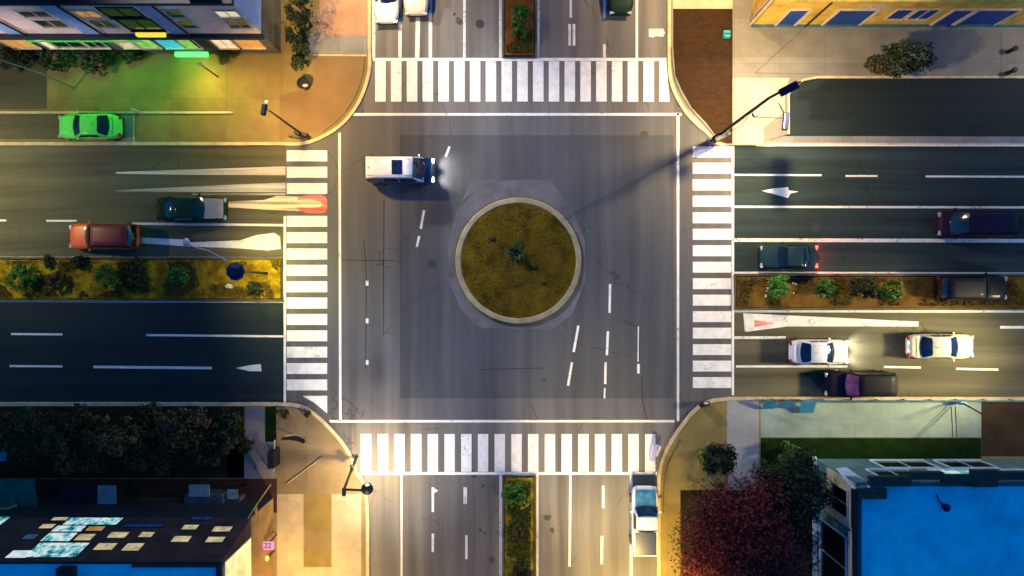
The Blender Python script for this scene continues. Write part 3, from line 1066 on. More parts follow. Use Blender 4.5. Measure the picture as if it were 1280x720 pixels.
# right side
tree('red_tree', 'large crimson leaved tree at the lower right corner', 'tree', 934, 684, 5.0, (5.1, 5.3, 2.6), 230, 130, .10, M['leaf_red'], None, 5, .22)
tree('green_tree', 'dark green tree between the crimson tree and the blue roofed house', 'tree', 992, 612, 4.4, (2.9, 2.9, 2.2), 90, 85, .12, M['leaf_dark'], None, 6, .18)
tree('green_tree', 'small dark green tree on the lower right pavement', 'tree', 900, 574, 3.0, (1.5, 1.3, 1.2), 44, 70, .10, M['leaf_dark'], None, 8, .1)
shrub('lime lit bush on the left of the small dark tree', 876, 572, .55, .9, leaf_mat('lime bush', (.10, .16, .01), (.32, .40, .03)), None, 9, 12, 40)
shrub('green bush on the lawn by the blue roofed house', 985, 568, 1.1, 1.5, M['leaf_green'], None, 10, 26, 50)
shrub('green bush between lawn and the left wall of the blue roofed house', 1008, 600, .8, 1.8, M['leaf_green'], None, 12, 20, 50)
tree('round_tree', 'round dark olive tree on the upper right plaza', 'tree', 1132, 71, 2.8, (2.15, 1.25, 1.4), 60, 80, .11, M['leaf_dark'], None, 14, .12)
shrub('lower olive bush beside the round plaza tree', 1094, 83, .85, 1.2, M['leaf_olive'], None, 15, 26, 50)
# planting against the upper left block
for i, (px, py, r_, h_, lb) in enumerate((
        (20, 66, 1.6, 1.5, 'dark hedge bush at the left frame edge under the upper left facade'),
        (72, 70, 1.5, 1.4, 'dark hedge bush under the second window pair of the facade'),
        (120, 70, 1.6, 1.4, 'dark hedge bush left of the green lit doorway'),
        (165, 66, 0.9, 1.1, 'small dark hedge bush touching the green lit doorway'),
        (285, 66, 1.0, .8, 'low dark hedge bush under the orange lit windows'))):
    shrub(lb, px, py, r_, h_, M['leaf_dark'], 'hedge bushes under the upper left facade', i + 120, 34, 60, .1, 'hedge_bush')
for i, (px, py, z_, r_, lb) in enumerate(((374, 12, 3.0, 1.1, 'narrow dark tree beside the upper left block, at the frame edge'), (372, 45, 2.6, 1.1, 'dark tree beside the upper left block, middle of three'),
                                          (376, 72, 1.8, .85, 'lowest dark tree beside the upper left block'))):
    tree('narrow_tree', lb, 'tree', px, py, z_, (r_, r_ * 1.2, z_ * .4), 26, 50, .1, M['leaf_dark'], 'narrow trees beside the upper left block', i + 140, .09)
# bare pale bush
c = at(405, 22, 1.0)
t = thing('bare_bush', 'pale leafless bush of tangled twigs beside the upper left block', 'bush', (c.x, c.y, .12))
b = MB()
rnd = random.Random(4)


def twig(p, d, L, r, dep):
    e = p + d * L
    b.tube([p, (p + e) / 2 + Vector((rnd.gauss(0, .04),) * 3), e], [r, r * .8, r * .5], 4, False)
    if dep:
        for _ in range(3):
            nd = (d + Vector((rnd.gauss(0, .55), rnd.gauss(0, .55), rnd.gauss(0, .3)))).normalized()
            twig(e, nd, L * rnd.uniform(.6, .85), r * .6, dep - 1)


for k in range(16):
    a = rnd.uniform(0, 6.28)
    q = Vector((c.x + rnd.uniform(-.7, .7), c.y + rnd.uniform(-1.3, 1.1), .12))
    twig(q, Vector((math.cos(a) * .7, math.sin(a) * .9, .8)).normalized(), .45, .035, 3)
b.build('twigs', M['twig_pale'], t)
for (px, py, rx, ry) in ((432, 30, .35, .5), (424, 46, .55, .22)):
    pass


# ------------------------------------------------------------------ cars
def loft(b, rings, closed_ring=False, caps=True):
    n = len(rings[0])
    vs = [p for r in rings for p in r]
    fs = []
    for i in range(len(rings) - 1):
        for k in range(n if closed_ring else n - 1):
            k2 = (k + 1) % n
            fs.append((i * n + k, i * n + k2, (i + 1) * n + k2, (i + 1) * n + k))
    if caps:
        fs.append(tuple(range(n - 1, -1, -1)))
        fs.append(tuple((len(rings) - 1) * n + k for k in range(n)))
    b.add(vs, fs)


def interp(tab, x):
    for (a, va), (c_, vc) in zip(tab[:-1], tab[1:]):
        if a <= x <= c_:
            t = (x - a) / (c_ - a)
            t = t * t * (3 - 2 * t)
            return va + (vc - va) * t
    return tab[-1][1] if x > tab[-1][0] else tab[0][1]


KINDS = {
    # deck height table (fraction of length from tail -1 to nose 1), cabin: rear belt, rear roof, front roof, front belt, height
    'sedan': dict(deck=[(-1, .70), (-.93, .98), (-.55, 1.04), (.30, 1.02), (.80, .90), (.96, .74), (1, .58)], cab=(-.66, -.34, .12, .40), h=1.45, w=1.86),
    'suv': dict(deck=[(-1, .80), (-.97, 1.06), (-.5, 1.12), (.35, 1.10), (.82, 1.00), (.96, .86), (1, .62)], cab=(-.97, -.86, .16, .42), h=1.78, w=1.94),
    'van': dict(deck=[(-1, .85), (-.98, 1.10), (-.5, 1.14), (.55, 1.10), (.86, 1.00), (.96, .86), (1, .62)], cab=(-.985, -.93, .40, .70), h=2.1, w=1.98),
    'pickup': dict(deck=[(-1, .80), (-.97, 1.08), (-.5, 1.10), (.35, 1.10), (.82, 1.02), (.96, .88), (1, .62)], cab=(-.24, -.12, .22, .42), h=1.80, w=1.96),
}


def make_car(name, label, cat, px, py, Lpx, heading, kind, body, glass='glass_dark', roof=None, hood=None, lit=False, tail=False, group='cars in the picture', sunroof=False, Wm=None, bed=None, rack=False, wind=None):
    K = KINDS[kind]
    L = Lpx * U * .985
    W = Wm or K['w']
    c = at(px, py, .75)
    t = thing(name, label, cat, (c.x, c.y, 0.0 if not (300 < 0) else 0), R(heading), group)
    pb = M[body] if isinstance(body, str) else body
    proof = M[roof] if isinstance(roof, str) else (roof or pb)
    # body shell
    def halfw(u):
        a = abs(u)
        a0 = .58 if kind == 'sedan' else .66
        base = 1.0 if a < a0 else 1 - (.30 if kind == 'sedan' else .24) * ((a - a0) / (1 - a0)) ** 2.4
        return W / 2 * base
    rings = []
    us = [-1, -.995, -.975, -.94, -.88, -.78, -.6, -.4, -.2, 0, .2, .35, .5, .65, .78, .88, .94, .975, .995, 1]
    for u in us:
        w = halfw(u)
        w *= {1: .72, .995: .90, .975: .97}.get(abs(u), 1)
        dk = interp(K['deck'], u)
        zb = .24 + (.12 if abs(u) > .97 else 0)
        x = u * L / 2
        half = [(w * .80, zb), (w * .97, zb + .10), (w * 1.0, zb + .32), (w * .995, dk * .78), (w * .955, dk - .07), (w * .86, dk - .012), (w * .55, dk + .022), (0, dk + .034)]
        ring = [(x, y, z) for y, z in half] + [(x, -y, z) for y, z in half[::-1][1:]]
        rings.append(ring)
    b = MB()
    loft(b, rings)
    for f in [tuple(i * 15 + k for k in (0, 14)) for i in range(0)]:
        pass
    o = b.build('body', pb, t, True, local=True)
    o.modifiers.new('sub', 'SUBSURF').levels = 1
    o.modifiers['sub'].render_levels = 1
    # underside plate
    MB().box(0, 0, .27, L * .94, W * .80, .06).build('underbody', M['trim_black'], t, local=True)
    # cabin
    xr, xrr, xrf, xf = [v * L / 2 for v in K['cab']]
    zt = K['h']
    wb, wt = W * .455, W * .375
    zb = interp(K['deck'], K['cab'][0] + .03) - .06

    def zdeck(x):
        return interp(K['deck'], x / (L / 2)) - .03
    secs = []
    ns = 9
    # longitudinal sections of cabin: bottom & top edges
    b = MB()
    prof = [(xr, zdeck(xr), 0), (xr + (xrr - xr) * .5, zdeck(xr) + (zt - zdeck(xr)) * .60, .5), (xrr, zt - .05, .93), (xrr + (xrf - xrr) * .18, zt, 1), ((xrr + xrf) / 2, zt + .015, 1),
            (xrf - (xrf - xrr) * .15, zt - .01, 1), (xrf, zt - .07, .93), (xrf + (xf - xrf) * .5, zdeck(xf) + (zt - zdeck(xf)) * .52, .5), (xf, zdeck(xf), 0)]
    rings = []
    for x, z, k in prof:
        z0 = zdeck(x) - .02
        wtop = wb + (wt - wb) * k
        zz = max(z, z0 + .015)
        half = [(wb, z0), (wb * .995, z0 + (zz - z0) * .08), (wb + (wtop - wb) * .55, z0 + (zz - z0) * .55), (wtop + .03 * k, zz - .09 * (zz - z0)), (wtop - .07, zz - .005), (wtop * .5, zz + .01 * k), (0, zz + .02 * k)]
        rings.append([(x, y, zq) for y, zq in half] + [(x, -y, zq) for y, zq in half[::-1][1:]])
    loft(b, rings)
    cab = b.build('cabin', proof, t, True, local=True)
    # glass panels, slightly proud of the shell
    gm = M[glass]
    wsr = MB()

    def sheet_between(x0, z0, x1, z1, w0, w1, bulge=.02, lift=.022, bow=.14):
        bb = MB()
        d = Vector((x1 - x0, 0, z1 - z0)).normalized()
        nrm = Vector((-d.z, 0, d.x))
        if nrm.z < 0:
            nrm = -nrm
        vs, fs = [], []
        for i in range(5):
            t_ = i / 4
            ww = w0 + (w1 - w0) * t_
            for k in range(7):
                s_ = -1 + 2 * k / 6
                p = Vector((x0 + (x1 - x0) * t_ + (1 if x0 > x1 else -1) * bow * (1 - s_ * s_) * (1 - t_ * .6), s_ * ww, z0 + (z1 - z0) * t_)) + nrm * (lift + bulge * (1 - s_ * s_) + .05 * math.sin(math.pi * t_))
                vs.append(p)
        for i in range(4):
            for k in range(6):
                fs.append((i * 7 + k, i * 7 + k + 1, (i + 1) * 7 + k + 1, (i + 1) * 7 + k))
        bb.add(vs, fs)
        return bb
    sheet_between(xf - (xf - xrf) * .06, zdeck(xf) + .03, xrf + (xf - xrf) * .06, zt - .09, wb * .92, wt * .93).build('windscreen', M[wind] if wind else gm, t, True, local=True)
    if kind != 'pickup' or True:
        sheet_between(xr + (xrr - xr) * .08, zdeck(xr) + .05, xrr - (xrr - xr) * .08, zt - .11, wb * .88, wt * .90).build('rear_window', gm, t, True, local=True)
    for s_ in (-1, 1):
        bb = MB()
        n_w = 3 if kind in ('suv', 'van') else (2 if kind == 'sedan' else 1)
        a0, a1 = xr + (xrr - xr) * .85, xf - (xf - xrf) * .80
        for k in range(n_w):
            q0 = a0 + (a1 - a0) * k / n_w + .04
            q1 = a0 + (a1 - a0) * (k + 1) / n_w - .04
            e0 = q0 + (.0 if k else .0)
            za, zc = zdeck(0) + .07, zt - .16
            ya = (wb + .018)
            yc = wb + (wt - wb) * .80 + .045
            bb.quad((q0 - (.1 if k == 0 else 0), s_ * ya, za), (q1 + (.18 if k == n_w - 1 else 0), s_ * ya, za), (q1, s_ * yc, zc), (q0, s_ * yc, zc))
        bb.build('side_window', gm, t, local=True)
    # roof details
    for s_ in (-1, 1):
        MB().tube([(xrr + .12, s_ * wt * .80, zt - .012), ((xrr + xrf) / 2, s_ * wt * .80, zt + .008), (xrf - .12, s_ * wt * .80, zt - .022)], .012, 4).build('roof_seam', M['trim_black'], t, local=True)
    MB().tube([(xrr + .25, 0, zt), (xrr + .05, 0, zt + .12)], [.03, .006], 6).build('antenna', M['trim_black'], t, local=True)
    for s_ in (-1, 1):
        for xx in (xf - .35, (xrr + xrf) / 2 - .05):
            MB().box(xx, s_ * W * .492, .74, .012, .03, .52).build('door_gap', M['trim_black'], t, local=True)
    if sunroof:
        MB().box(xrf - 1.05, 0, zt + .03, .75, W * .52, .03).build('sunroof', M['glass_navy'], t, bevel=.02, local=True)
    if rack:
        bb = MB()
        for s_ in (-1, 1):
            bb.tube([(xrr + .2, s_ * (wt - .08), zt + .03), (xrr + .3, s_ * (wt - .08), zt + .07), (xrf - .3, s_ * (wt - .08), zt + .07), (xrf - .2, s_ * (wt - .08), zt + .03)], .022, 6)
            bb
        bb.tube([(xrr + .7, -(wt - .08), zt + .07), (xrr + .7, wt - .08, zt + .07)], .018, 6)
        bb.tube([(xrf - .7, -(wt - .08), zt + .07), (xrf - .7, wt - .08, zt + .07)], .018, 6)
        bb.build('roof_rack', M['metal_grey'], t, local=True)
    # hood / boot panels as separate coloured panels when the photo shows another tone
    if hood:
        bb = MB()
        x0, x1 = xf + .05, L / 2 * .93
        vs, fs = [], []
        for i in range(7):
            x = x0 + (x1 - x0) * i / 6
            for k in range(7):
                s_ = -1 + 2 * k / 6
                vs.append((x, s_ * W * .40 * (1 - .06 * (i / 6) ** 3), interp(K['deck'], x / (L / 2)) + .045 - .012 * s_ * s_))
        for i in range(6):
            for k in range(6):
                fs.append((i * 7 + k, (i + 1) * 7 + k, (i + 1) * 7 + k + 1, i * 7 + k + 1))
        bb.add(vs, fs).build('bonnet', M[hood] if isinstance(hood, str) else hood, t, True, local=True)
    else:
        # bonnet shut lines
        bb = MB()
        x0, x1 = xf + .06, L / 2 * .90
        for s_ in (-1, 1):
            pts = [(x0 + (x1 - x0) * i / 6, s_ * W * .41 * (1 - .10 * (i / 6) ** 3), interp(K['deck'], (x0 + (x1 - x0) * i / 6) / (L / 2)) + .004) for i in range(7)]
            MB().tube(pts, .012, 4).build('bonnet_seam', M['trim_black'], t, local=True)
    if bed:
        x0, x1 = -L / 2 * .94, xr - .12
        bb = MB()
        zf = 1.135
        bb.box((x0 + x1) / 2, 0, zf, x1 - x0, W * .80, .02)
        bb.build('bed_floor' if bed == 'open' else 'bed_cover', M['trim_black'] if bed == 'open' else M[bed], t, bevel=.01, local=True)
        bb = MB()
        for s_ in (-1, 1):
            bb.box((x0 + x1) / 2, s_ * W * .43, 1.16, x1 - x0 + .1, .09, .10)
        bb.box(x0 - .03, 0, 1.16, .08, W * .86, .10)
        bb.build('bed_rail', pb, t, bevel=.02, local=True)
    if kind == 'sedan':
        bb = MB().tube([(-L / 2 * .78, -W * .36, interp(K['deck'], -.78) + .035), (-L / 2 * .80, 0, interp(K['deck'], -.80) + .045), (-L / 2 * .78, W * .36, interp(K['deck'], -.78) + .035)], .014, 4)
        bb.build('boot_seam', M['trim_black'], t, local=True)
    # lamps
    for s_ in (-1, 1):
        hz = interp(K['deck'], .93) - .10
        MB().box(L / 2 * .955, s_ * W * .345, hz, .20, .34, .14, -s_ * .25).build('headlight', M['lamp_on'] if lit else M['lamp_off'], t, bevel=.03, local=True)
        MB().box(-L / 2 * .975, s_ * W * .36, interp(K['deck'], -.95) - .12, .14, .30, .20, s_ * .2).build('taillight', M['tail_on'] if tail else M['tail_off'], t, bevel=.02, local=True)
        mm = MB().box(xf - .28, s_ * (W * .5 + .06), zdeck(xf) + .10, .14, .20, .12).build('mirror', pb, t, bevel=.03, local=True)
        MB().tube([(xf - .15, s_ * wb * .2, zdeck(xf) + .06), (xf - .05, s_ * wb * .75, zdeck(xf) + .04)], .010, 4).build('wiper', M['trim_black'], t, local=True)
    MB().box(L / 2 * .99, 0, .44, .10, W * .80, .16).build('front_bumper', M['trim_black'], t, bevel=.03, local=True)
    MB().box(-L / 2 * .99, 0, .46, .10, W * .80, .16).build('rear_bumper', M['trim_black'], t, bevel=.03, local=True)
    for sx in (-.60, .62):
        for s_ in (-1, 1):
            r_ = .34 if kind != 'sedan' else .32
            wl = MB().tube([(sx * L / 2, s_ * (W / 2 - .19), r_), (sx * L / 2, s_ * (W / 2 + .015), r_)], r_, 20).build('wheel', M['rubber'], t, bevel=.02, local=True)
            MB().tube([(sx * L / 2, s_ * (W / 2 + .005), r_), (sx * L / 2, s_ * (W / 2 + .025), r_)], r_ * .62, 12).build('rim', M['rim'], wl, local=True)
    # beams of lit lamps
    if lit:
        for s_ in (-1, 1):
            spot('headlight_beam', (L / 2 * 1.04, s_ * W * .33, .72), (L / 2 + 1.1, s_ * W * .28, 0), lit if isinstance(lit, (int, float)) and lit > 1 else 260, (1, .93, .8), 95, 1.0, .12, t)
    if tail:
        for s_ in (-1, 1):
            spot('taillight_glow', (-L / 2 * 1.03, s_ * W * .33, .8), (-L / 2 - 1.1, s_ * W * .3, 0), tail if tail > 1 else 40, (1, .08, .12), 110, .8, .06, t)
    return t


def spot(name, loc, target, power, color, angle=120, blend=.7, size=.15, parent=None):
    l = bpy.data.lights.new(name, 'SPOT')
    l.energy = power
    l.color = color
    l.spot_size = R(angle)
    l.spot_blend = blend
    l.shadow_soft_size = size
    o = bpy.data.objects.new(name, l)
    col.objects.link(o)
    d = Vector(target) - Vector(loc)
    o.location = loc
    o.rotation_euler = d.to_track_quat('-Z', 'Y').to_euler()
    if parent is not None:
        o.parent = parent
        if not parent.get('_localparts') and parent.rotation_euler.z == 0 and parent.get('category') in ('street lamp', 'traffic light', 'floodlight', 'building'):
            o.location = Vector(loc) - Vector(parent.location)
    return o


PA = lambda n, c, **k: paint(n, c, **k)
white = PA('white car paint', (.84, .86, .88))
cream = PA('cream car paint', (.72, .68, .52))
green = PA('green washed car paint', (.16, .90, .10))  # green light of the shop front put into the body colour
red = PA('red car paint', (.62, .035, .015))
dkred = PA('deep red roof paint', (.26, .010, .010), rough=.45, coat=.2)
dkgreen = PA('black green car paint', (.006, .032, .018), rough=.55, coat=.05)
silver = PA('silver bonnet paint', (.42, .40, .34), metal=.3)
DK = dict(rough=.55, coat=.05)
navy = PA('navy car paint', (.012, .030, .10))
tealp = PA('dark teal car paint', (.010, .040, .065), **DK)
plum = PA('plum black car paint', (.018, .008, .035), **DK)
black = PA('black car paint', (.006, .007, .014), **DK)
orange_red = PA('orange red paint', (.98, .13, .004), rough=.4, coat=.3)
M['silver'] = silver
M['dkred'] = dkred
M['tealp'] = tealp
M['orange_red'] = orange_red
M['blackp'] = black
M['navyp'] = navy
M['white'] = white
M['cream'] = cream
M['pinkp'] = PA('salmon white paint', (.75, .60, .48))

GC = 'cars driving or parked round the junction'
make_car('sedan_car', 'green washed sedan parked in the lay by on the upper left', 'car', 112, 158, 79, 180, 'sedan', green, 'glass_green', group=GC)
make_car('dark_suv', 'black green estate car with silver bonnet in the left road, above the red car', 'car', 239, 261, 87, 0, 'sedan', dkgreen, 'glass_green', hood='silver', group=GC)
make_car('red_suv', 'orange red car with dark red roof in the left road', 'car', 130, 295.5, 86, 180, 'suv', orange_red, 'glass_dark', roof='dkred', group=GC)
make_car('van', 'white van with dark sunroof driving through the upper left of the junction', 'van', 501, 213, 84, 0, 'van', navy, 'glass_navy', roof='white', sunroof=True, lit=230, group=GC)
make_car('sedan_car', 'dark teal car with glowing tail lamps, above the bright green shrub', 'car', 986, 321, 70, 180, 'sedan', tealp, 'glass_dark', tail=110, group=GC)
make_car('minibus', 'plum black minibus with red tail at the right frame edge', 'minibus', 1217, 280, 90, 180, 'van', plum, 'glass_dark', roof=plum, group=GC)
make_car('black_car', 'black car standing on the right median', 'car', 1214, 360, 88, 0, 'suv', black, 'glass_dark', group=GC)
make_car('sedan_car', 'white sedan with lit headlamps nearest the right crossing', 'car', 1024, 440, 74, 0, 'sedan', white, 'glass_navy', lit=420, group=GC)
make_car('sedan_car', 'cream sedan with dark rear deck, right of the white sedan', 'car', 1176, 433, 84, 0, 'sedan', cream, 'glass_navy', group=GC)
make_car('estate_car', 'navy black car with pink windscreen by the lower right kerb', 'car', 1074, 480, 87, 180, 'suv', PA('navy black car paint', (.008, .007, .022), **DK), 'glass_dark', roof='blackp', wind='glass_pink', group=GC)
make_car('pickup_truck', 'white pickup with blue bonnet panel parked in the bottom road', 'pickup truck', 806, 651, 86, 90, 'pickup', white, 'glass_navy', hood='glass_blue', bed='navyp', group=GC)
make_car('sedan_car', 'white car with blue glass at the top frame edge, next to the kerb', 'car', 483, -12, 80, 270, 'sedan', white, 'glass_navy', group=GC)
make_car('sedan_car', 'salmon white car at the top frame edge, second from the kerb', 'car', 520, -22, 80, 270, 'sedan', M['pinkp'], 'glass_navy', group=GC)
make_car('dark_car', 'dark car half out of the top frame edge, right of the top median', 'car', 776, -24, 82, 270, 'sedan', dkgreen, 'glass_green', group=GC)


# ------------------------------------------------------------------ buildings
def wall_mb(pts, z0, z1):
    return MB().prism(pts, z0, z1)


# --- upper left block: two storeys, south facade at y=YF
YF = 292 * U
XE = -288 * U
ZR = 8.85
XL = -1150 * U
bl = thing('apartment_block', 'lilac grey two storey block with black roof on the upper left', 'building', (XE, YF, 0))
MB().box2(XL, XE, YF, YF + 32, 4.1, ZR).build('upper_wall', M['stucco_lilac'], bl)
MB().box2(XL, XE, YF + .02, YF + 32, 0.05, 4.1).build('lower_wall', grain('shopfront wall', (.10, .09, .07), .3, 1), bl)
MB().box2(XL - .2, XE + .12, YF - .10, YF + 32.2, ZR, ZR + .35).build('roof', M['roof_black'], bl)
MB().box2(XL, XE + .12, YF - .32, YF - .003, 3.72, 4.12).build('cornice', M['cornice_dark'], bl, bevel=.03)
MB().box2(XE + .003, XE + .06, YF + .1, YF + 32, 4.3, ZR - .1).build('side_cladding', M['stucco_blue'], bl)
sb = MB()
for k in range(8):
    sb.box2(XE + .062, XE + .10, YF + 2 + k * 3.6, YF + 2.14 + k * 3.6, 4.3, ZR - .1)
sb.build('side_fin', grain('pale blue fin', (.35, .55, .75), .1, 2), bl)
for x0, x1 in ((-577, -560), (-489, -470), (-389, -372)):
    p = MB().box2(x0 * U, x1 * U, YF - .06, YF - .003, 4.15, ZR - .03).build('pilaster', M['pilaster_blue'], bl)
    MB().tube([(x1 * U + .12, YF - .12, 4.1), (x1 * U + .12, YF - .12, ZR)], .07, 8).build('downpipe', M['cornice_dark'], p)


def window(b, x0, x1, z0, z1, y, pane, frame='frame_cream', dirn=-1, fr=.09, axis='y', sill=True):
    """framed opening on a wall face; dirn = outward direction"""
    fm = MB()

    def bx(m, a0, a1, c0, c1, d0, d1):
        if axis == 'y':
            m.box2(a0, a1, y + dirn * d0, y + dirn * d1, c0, c1)
        else:
            m.box2(y + dirn * d0, y + dirn * d1, a0, a1, c0, c1)
    bx(fm, x0 - fr, x1 + fr, z1, z1 + fr, .003, .09)
    bx(fm, x0 - fr, x1 + fr, z0 - fr, z0, .003, .14 if sill else .09)
    bx(fm, x0 - fr, x0, z0, z1, .003, .085)
    bx(fm, x1, x1 + fr, z0, z1, .003, .085)
    if x1 - x0 > 1.2:
        xm = (x0 + x1) / 2
        bx(fm, xm - .03, xm + .03, z0, z1, .045, .075)
    w = fm.build('window', M[frame], b)
    pm = MB()
    bx(pm, x0, x1, z0, z1, .004, .04)
    pm.build('pane', M[pane], w)
    return w


for x0, x1, a, c_ in ((-522, -492, 'win_dark', 'win_dark'), (-462, -440, 'win_orange', 'win_dark'), (-366, -350, 'win_dark', 'win_dark'),
                      (-313, -291, 'win_cream', 'win_dark'), (-600, -585, 'win_dark', 'win_dark')):
    window(bl, x0 * U, x1 * U, 7.05, 7.95, YF, a)
    window(bl, x0 * U, x1 * U, 5.35, 6.55, YF, c_)
window(bl, -432 * U, -395 * U, 6.9, 8.4, YF, 'win_dark', 'cornice_dark')
window(bl, -430 * U, -393 * U, 4.75, 6.6, YF, 'win_dark', 'cornice_dark')
MB().box2(-428 * U, -396 * U, YF - .30, YF - .02, 4.2, 4.55).build('light_box', M['yellow_box'], bl)
for x0, x1, m_, fr in ((-604, -572, 'win_orange', 'frame_cream'), (-560, -552, 'win_cream', 'frame_cream'), (-548, -512, 'win_dark', 'frame_cream'), (-508, -488, 'win_dark', 'frame_cream'),
                       (-470, -452, 'win_yellow', 'frame_cream'), (-448, -426, 'win_lime', 'frame_cream'), (-419, -398, 'win_cyan', 'frame_pale'), (-394, -376, 'win_lime', 'frame_cream'),
                       (-354, -332, 'win_cream', 'frame_cream'), (-326, -300, 'win_orange', 'frame_cream')):
    window(bl, x0 * U, x1 * U, 1.5, 3.2, YF, m_, fr)
MB().box2(-416 * U, -376 * U, YF - .35, YF - .05, 0.45, .65).build('neon_strip', M['neon_green'], bl)
MB().box2(-565 * U, -430 * U, YF - .42, YF - .33, 3.62, 3.70).build('neon_strip', M['neon_added'], bl)  # unseen neon strip, added to widen the green wash
MB().box2(-380 * U, -362 * U, YF - .05, YF - .002, .2, 3.5).build('door', M['cornice_dark'], bl)
rb = MB()
rb.box2(-40 + 10, -39 + 10, 30, 31, ZR + .35, ZR + 1.2)
rb.box2(-33, -31, 27, 29, ZR + .35, ZR + 1.0)
rb.build('roof_unit', M['box_grey'], bl)
for x in (-470, -330):
    MB().box2(x * U, x * U + 1.6, YF + .15, YF + .9, ZR + .35, ZR + .8).build('skylight', M['glass_blue'], bl)

# --- upper right house: yellow single storey
YF2 = 327 * U
XW = 300 * U
ZR2 = 4.2
yh = thing('yellow_house', 'low yellow building with blue panels and navy roof on the upper right', 'building', (XW, YF2, 0))
MB().box2(XW, XW + 40, YF2, YF2 + 22, .05, ZR2).build('wall', M['wall_yellow'], yh)
MB().box2(XW + .30, XW + 16.2, YF2 + .30, YF2 + 22, ZR2 + .003, ZR2 + .12).build('roof', M['roof_navy'], yh)
MB().box2(XW + 17, XW + 39.6, YF2 + 1.0, YF2 + 22, ZR2 + .003, ZR2 + .12).build('roof', M['roof_navy'], yh)
pr = MB()
pr.box2(XW - .06, XW + 40, YF2 - .06, YF2 + .26, ZR2 + .001, ZR2 + .26)
pr.box2(XW - .06, XW + .26, YF2 + .26, YF2 + 22, ZR2 + .001, ZR2 + .26)
pr.build('parapet', M['wall_yellow'], yh, bevel=.02)
MB().box2(XW - .08, XW + 40, YF2 - .10, YF2 - .003, .10, .42).build('plinth', grain('teal plinth', (.05, .16, .17), .3, 2), yh)
for x0, x1 in ((331, 356), (390, 437), (527, 553), (556, 607)):
    k = 1.0
    fr_ = MB()
    d = MB().box2(x0 * U * .985, x1 * U * .985, YF2 - .05, YF2 - .002, .45, 3.0).build('panel', M['blue_door'], yh)
    for a in (x0, x1):
        fr_.box2(a * U * .985 - .08, a * U * .985 + .08, YF2 - .12, YF2 - .001, .43, 3.1)
    fr_.box2(x0 * U * .985, x1 * U * .985, YF2 - .13, YF2 - .001, 3.1, 3.2)
    fr_.build('panel_frame', M['frame_cream'], d)
for x0, x1 in ((453, 472), (478, 503)):
    window(yh, x0 * U, x1 * U, 1.5, 3.1, YF2, 'blue_door', 'frame_cream')
MB().box2(405 * U, 440 * U, YF2 - .10, YF2 - .002, 3.45, 3.75).build('vent_grille', M['stone_pale'], yh)
for k in range(7):
    MB().box2(XW - .16 - .0, XW - .003, YF2 + .4 + k * 3.2, YF2 + .52 + k * 3.2, .1, ZR2 - .1).build('side_pier', M['frame_cream'], yh)
MB().tube([(XW - .18, YF2 + .1, .1), (XW - .18, YF2 + .1, ZR2)], .08, 8).build('downpipe', M['frame_cream'], yh)
MB().tube([(XW + 13 * 0 + 3.9, YF2 - .1, .2), (XW + 3.9, YF2 - .1, ZR2 + .2)], .07, 8).build('downpipe', M['cornice_dark'], yh)

# --- lower right house with vivid blue roof
XW3 = 378 * U
YN3 = -213 * U
ZR3 = 6.1
bh = thing('blue_roofed_house', 'house with flat vivid blue roof and dark stepped eaves on the lower right', 'building', (XW3, YN3, 0))
MB().box2(XW3, XW3 + 45, YN3 - 32, YN3, .05, ZR3).build('wall', M['wall_teal'], bh)
MB().box2(XW3 + .28, XW3 + 45, YN3 - 32, YN3 - .25, ZR3 + .003, ZR3 + .14).build('roof', M['roof_blue'], bh)
cp = MB()
k3 = U * (H - ZR3) / H


def roofrect(m, x0, y0, x1, y1, z0, z1):
    k = U * (H - z1) / H
    m.box2((x0 - 640) * k, (x1 - 640) * k, (360 - y1) * k, (360 - y0) * k, z0, z1)


for r_ in ((1073, 611, 1109, 624), (1088, 596, 1140, 608), (1140, 590, 1180, 600), (1180, 594, 1216, 606), (1216, 588, 1248, 609), (1248, 590, 1400, 600)):
    m = MB()
    roofrect(m, *r_, ZR3 + .05, ZR3 + .45)
    m.build('eave_slab', M['coping'], bh, bevel=.03)
m = MB()
roofrect(m, 1067, 612, 1073, 662, ZR3 + .05, ZR3 + .40)
roofrect(m, 1068, 662, 1072.5, 900, ZR3 + .05, ZR3 + .36)
m.build('eave_strip', M['trim_black'], bh)
# corner bay: cream wall with a yellow framed window on the west side
by0, by1 = -290 * U * .9, -222 * U * .9
MB().box2(XW3 - .12, XW3 - .003, YN3 - 3.3, YN3 - .1, 2.2, ZR3 - .05).build('bay_wall', M['wall_cream'], bh)
window(bh, YN3 - 2.7, YN3 - 0.9, 3.1, 5.2, XW3 - .12, 'win_dark', 'frame_cream', -1, .16, 'x')
window(bh, YN3 - 8.4, YN3 - 4.2, 1.2, 4.8, XW3, 'win_dark', 'frame_pale', -1, .12, 'x')
MB().box2(XW3 - .25, XW3 - .003, YN3 - 20, YN3 - 3.4, ZR3 - .55, ZR3 - .02).build('fascia', M['frame_cream'], bh)
MB().box2(XW3 - .20, XW3 - .003, YN3 - 20, YN3 + .2, .12, .45).build('plinth', M['frame_pale'], bh)
# sloped pale hood on the corner
m = MB()
p = [at(1046, 586, 3.6), at(1060, 585, 3.6), at(1089, 606, 6.4), at(1086, 611, 6.4), at(1066, 611, 6.3)]
m.add([*p, *[q - Vector((0, 0, .18)) for q in p]], [(0, 1, 2, 3, 4), (9, 8, 7, 6, 5)] + [(i, (i + 1) % 5, 5 + (i + 1) % 5, 5 + i) for i in range(5)])
m.build('corner_hood', M['frame_pale'], bh)
